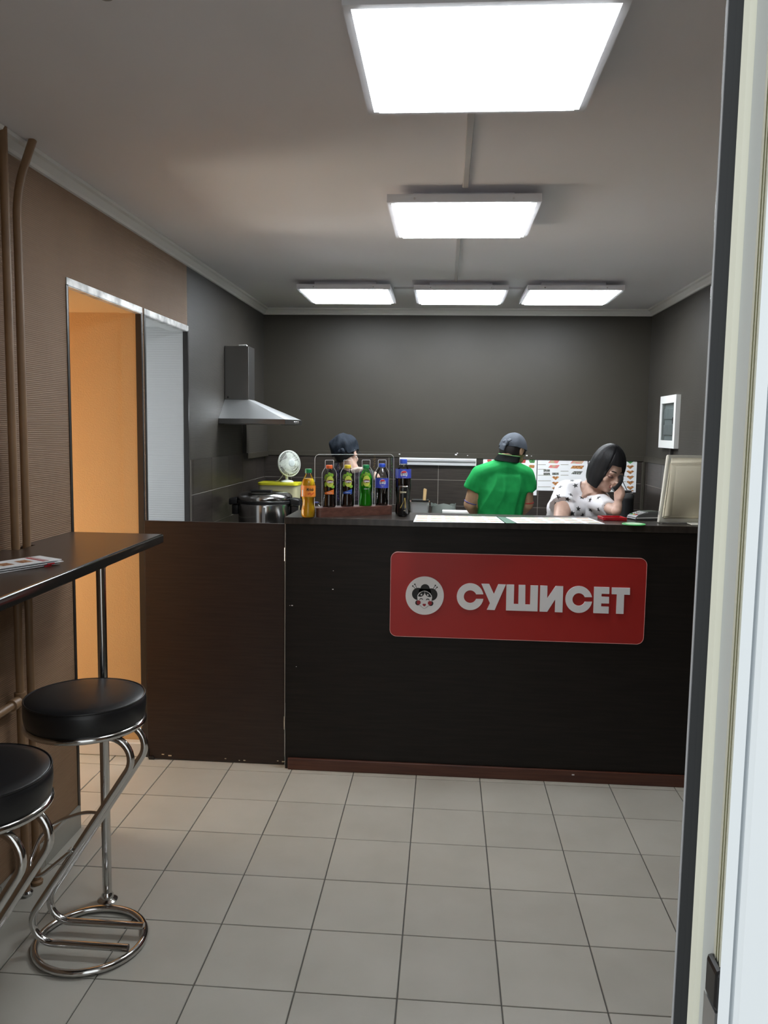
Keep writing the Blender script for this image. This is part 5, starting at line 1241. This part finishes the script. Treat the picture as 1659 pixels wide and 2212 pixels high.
for v in b.verts:
    p_ = v.co; w_ = max(0, min(1, (1.40-p_.z)/.2)); v.co += v.normal*w_*(.011*(1-abs(math.sin(p_.x*34+(p_.z-1.2)*5*(1 if p_.x > .37 else -1)+1.1*math.sin(p_.z*13))))**2+.010*noise.noise(V((p_.x*14, p_.y*14, p_.z*6)))+.003*noise.noise(V((p_.x*40, p_.y*40, p_.z*15)))-.003)
pol = obj('polo_shirt', b, POLO, t, smooth=True, ang=180)
bm = B(); cs, cf_, cu = frame(bf, (hc-nb)); cc = nb.lerp(hc, .45)-V((.003, .006, -.003)); up_ = (hc-nb).normalized()
rg = [[bm.verts.new(cc+up_*z+V((math.cos(a)*r_, math.sin(a)*r_*.92, -.12*math.cos(a)*r_))) for a in [2*math.pi*i/36 for i in range(36)]] for z, r_ in ((-.036, .080), (.018, .071), (.020, .067), (-.036, .074))]
for p_, q_ in zip(rg, rg[1:]):
    for i in range(36): bm.faces.new((p_[i], p_[(i+1) % 36], q_[(i+1) % 36], q_[i]))
o = obj('collar', bm, mat('collar_black', (.008, .010, .009), .9, spec=.05), pol, smooth=True); o['label'] = 'black collar'
bm = B(); tube(bm, [cc+up_*.020+V((math.cos(a)*.069, math.sin(a)*.0635, -.12*.071*math.cos(a))) for a in [2*math.pi*i/36 for i in range(36)]], .0035, 6, closed=True); o = obj('collar_edge', bm, mat('collar_light_green', (.25, .62, .22), .8), pol, smooth=True); o['label'] = 'light green collar edge'
def cap_fn(th, q, hemf=.035, hemb=-.035, W=.083, D=.104, H=.122):
    cf = math.cos(th); hem = hemb+(hemf-hemb)*(.5+.5*cf); a = q*math.acos(max(-1, min(1, hem/H)))
    fold = 1+.018*math.sin(th*9)*math.sin(a)*(1 if cf < 0 else .4)
    return (W*math.sin(a)*math.sin(th)*fold, D*math.sin(a)*cf*fold-.002, H*math.cos(a)+.006)
BAND = mat('bandana_slate', (.045, .055, .072), .8); bump(BAND, 'noise', (50,)*3, .4, .004)
hairM = B(); 
hair_bm = dome(hc, hs, hf, hu, lambda th, q: cap_fn(th, q, .03, -.098, .079, .100, .108), 40, 14, .004); obj('short_hair', hair_bm, mat('dark_short_hair', (.014, .011, .010), .6), t, smooth=True, ang=70)
o = obj('bandana', dome(hc, hs, hf, hu, lambda th, q: cap_fn(th, q, .050, -.030, .087, .106, .117), 56, 18, .004), BAND, t, smooth=True, ang=70)
bm = B(); kc = hc-hf*.106-hu*.012+hs*.020
ell(bm, kc, hs, hf, hu, (.017, .015, .014), 12)
for a_, b_ in ((-.035, -.045), (-.010, -.055), (.022, .035), (-.03, .025)):
    tube(bm, [kc, kc+hs*a_*.5+hu*b_*.4-hf*.012, kc+hs*a_+hu*b_-hf*.004], None, 10, sec=[(.007, .007), (.014, .006), (.017, .004)], up0=hf)
obj('bandana_knot', fuse_mesh(bm, .004, 2), BAND, t, smooth=True, ang=180)
def ring_at(name, a, b_, q, r_, m_, lab):
    p_ = a.lerp(b_, q); d_ = (b_-a).normalized(); s_ = d_.cross(V((0, 0, 1))).normalized() if abs(d_.z) < .95 else V((1, 0, 0)); u_ = s_.cross(d_)
    bm = B(); tube(bm, [p_+s_*r_*math.cos(x)+u_*r_*math.sin(x) for x in [2*math.pi*i/28 for i in range(28)]], .0032, 8, closed=True); o = obj(name, bm, m_, t, smooth=True); o['label'] = lab
ring_at('wristband', SR, ER, .93, .0415, mat('band_red', (.55, .03, .03), .5), 'red thread band'); ring_at('wristband', SL, EL, .93, .0415, mat('band_blue', (.10, .10, .32), .5), 'blue thread band')
b = B(); tube(b, [pel+V((0, 0, -.42)), pel+V((0, 0, -.1)), pel+V((0, 0, .06))], None, 26, sec=[(.185, .150), (.180, .142), (.172, .130)], up0=bf)
obj('apron', b, mat('black_apron', (.012, .012, .013), .8), t, smooth=True, ang=60)
legs(t, pel, (MX, MY-.01, 0), bf)
# ---------------------------------------------- cook in the dark cap behind the bottles
CX, CY = -.66, 5.50
t = thing('person', 'cook in dark blue cap and black clothes behind the tray of bottles', 'person', (CX, CY, 0))
hs, hf, hu = frame((.42, .80, -.28), (-.30, 0, 1)); hc = on_y(747, 981, 5.52)
nb = on_y(762, 1016, 5.48); SL, SR = on_y(722, 1037, 5.50), on_y(806, 1034, 5.50); EL, ER = SL+V((-.05, .02, -.27)), SR+V((.05, .05, -.26))
WL, WR_ = V((-.74, 5.77, 1.02)), V((-.56, 5.78, 1.02)); bf = V((.15, 1, 0)).normalized(); pel = V((CX+.01, CY, .90)); sh = (SL+SR)/2; ch = V((sh.x, 5.50, 1.19)); wa = pel.lerp(ch, .45)
b = B(); head(b, hc, hs, hf, hu, .95)
limb(b, [nb-V((0, 0, .03)), nb.lerp(hc, .5)-hf*.012, hc-hu*.04-hf*.025], [.058, .048, .052])
tube(b, [pel, wa, ch, sh.lerp(nb, .4)], None, 22, sec=[(.150, .105), (.125, .095), (.150, .105), (.12, .07)], up0=bf)
limb(b, [SL, nb-V((0, 0, .02)), SR], [.048, .054, .048]); arm(b, SL, EL, WL); arm(b, SR, ER, WR_)
hand(b, WL, (.4, .8, -.3), (.3, .1, -1), .45, 1, .9); hand(b, WR_, (-.4, .8, -.3), (-.3, .1, -1), .45, -1, .9)
obj('body', fuse_mesh(b, .0065, 3), SKINF, t, smooth=True, ang=180)
face_parts(t, hc, hs, hf, hu, .95, mat('lip_pink', (.3,)*3), mat('brow_dark', (.03,)*3))
b = B(); tube(b, [pel+V((0, 0, -.02)), pel+V((0, 0, .12)), wa, ch, sh.lerp(nb, .40)-V((0, 0, .004))], None, 24, sec=[(.168, .122), (.150, .112), (.145, .112), (.168, .122), (.135, .082)], up0=bf)
limb(b, [SL, nb-V((0, 0, .026)), SR], [.057, .062, .057])
for S_, E_ in ((SL, EL), (SR, ER)): limb(b, [S_, S_.lerp(E_, .3), S_.lerp(E_, .55)], [.058, .060, .062])
TEE = mat('black_tee', (.012, .012, .014), .85); tee = obj('black_shirt', fuse_mesh(b, .008, 4), TEE, t, smooth=True, ang=180)
bm = B(); c0_ = on_y(755, 1019, 5.41); c1_ = on_y(783, 1012.5, 5.41); dd = (c1_-c0_)
tube(bm, [c0_+V((0, .012, 0)), c0_+dd*.3, c0_+dd*.75, c1_+V((0, .012, 0))], None, 14, sec=[(.006, .010), (.012, .017), (.013, .018), (.006, .010)], up0=(0, 0, 1)); o = obj('pale_shoulder_band', bm, mat('pale_pink_cloth', (.62, .52, .45), .8), tee, smooth=True); o['label'] = 'pale pink shoulder band'
obj('dark_hair', dome(hc, hs, hf, hu, lambda th, q: cap_fn(th, q, .03, -.085, .078, .098, .115), 40, 14, .005), HAIRB, t, smooth=True, ang=70)
bm = B(); q0 = hc-hf*.070-hu*.075-hs*.030; tube(bm, smooth_path([q0, q0+V((-.035, -.035, -.03)), q0+V((-.045, -.045, -.14)), q0+V((-.03, -.035, -.26))], .05), None, 12, sec=None) if False else tube(bm, [q0, q0+V((-.022, -.03, -.03)), q0+V((-.032, -.04, -.10)), q0+V((-.028, -.035, -.18)), q0+V((-.02, -.03, -.24))], [.016, .026, .030, .024, .008], 14)
obj('ponytail', bm, HAIRB, t, smooth=True)
CAPM = mat('navy_cap', (.009, .014, .022), .8, spec=.2); bump(CAPM, 'noise', (45,)*3, .5, .005)
def puff(th, q):
    a, b_, z = cap_fn(th, q, .045, -.045, .088, .112, .128); cf = math.cos(th); m_ = math.sin(q*math.pi)
    nz = noise.noise(V((math.sin(th)*3, cf*3, q*4)))*.13; return (a*(1+(.10 if a > 0 else .22)*m_+.03*math.sin(th*7+2)+nz), b_*(1+.14*m_*(1 if cf < 0 else .5)+nz), z+.010*m_+.005*math.sin(th*5+1)+nz*.06)
obj('cap', dome(hc, hs, hf, hu, puff, 60, 20, .004), CAPM, t, smooth=True, ang=70)
bm = B(); kc = hc-hf*.116-hu*.028+hs*.035
for a_, b_ in ((.028, -.012), (.022, .018), (-.022, .008)): tube(bm, [kc, kc+hs*a_*.6+hu*b_*.5-hf*.008, kc+hs*a_+hu*b_], None, 10, sec=[(.008, .008), (.016, .007), (.013, .004)], up0=hf)
ell(bm, kc, hs, hf, hu, (.012, .011, .012), 12); obj('cap_bow', fuse_mesh(bm, .004, 2), CAPM, t, smooth=True, ang=180)
ec = hc+hs*.076-hu*.008-hf*.004
bm = B(); tube(bm, smooth_path([ec+hf*.075+hu*.016+hs*.002, ec+hf*.01+hu*.022+hs*.008, ec-hf*.018+hu*.012+hs*.008, ec-hf*.024-hu*.012+hs*.004], .012), .0026, 8); obj('glasses_arm', bm, BLACKP, t, smooth=True)
bm = B(); ball(bm, ec-hu*.036+hs*.006, .0048); obj('earring', bm, WHITEP, t, smooth=True)
legs(t, pel, (CX, CY, 0), bf, r=.075)
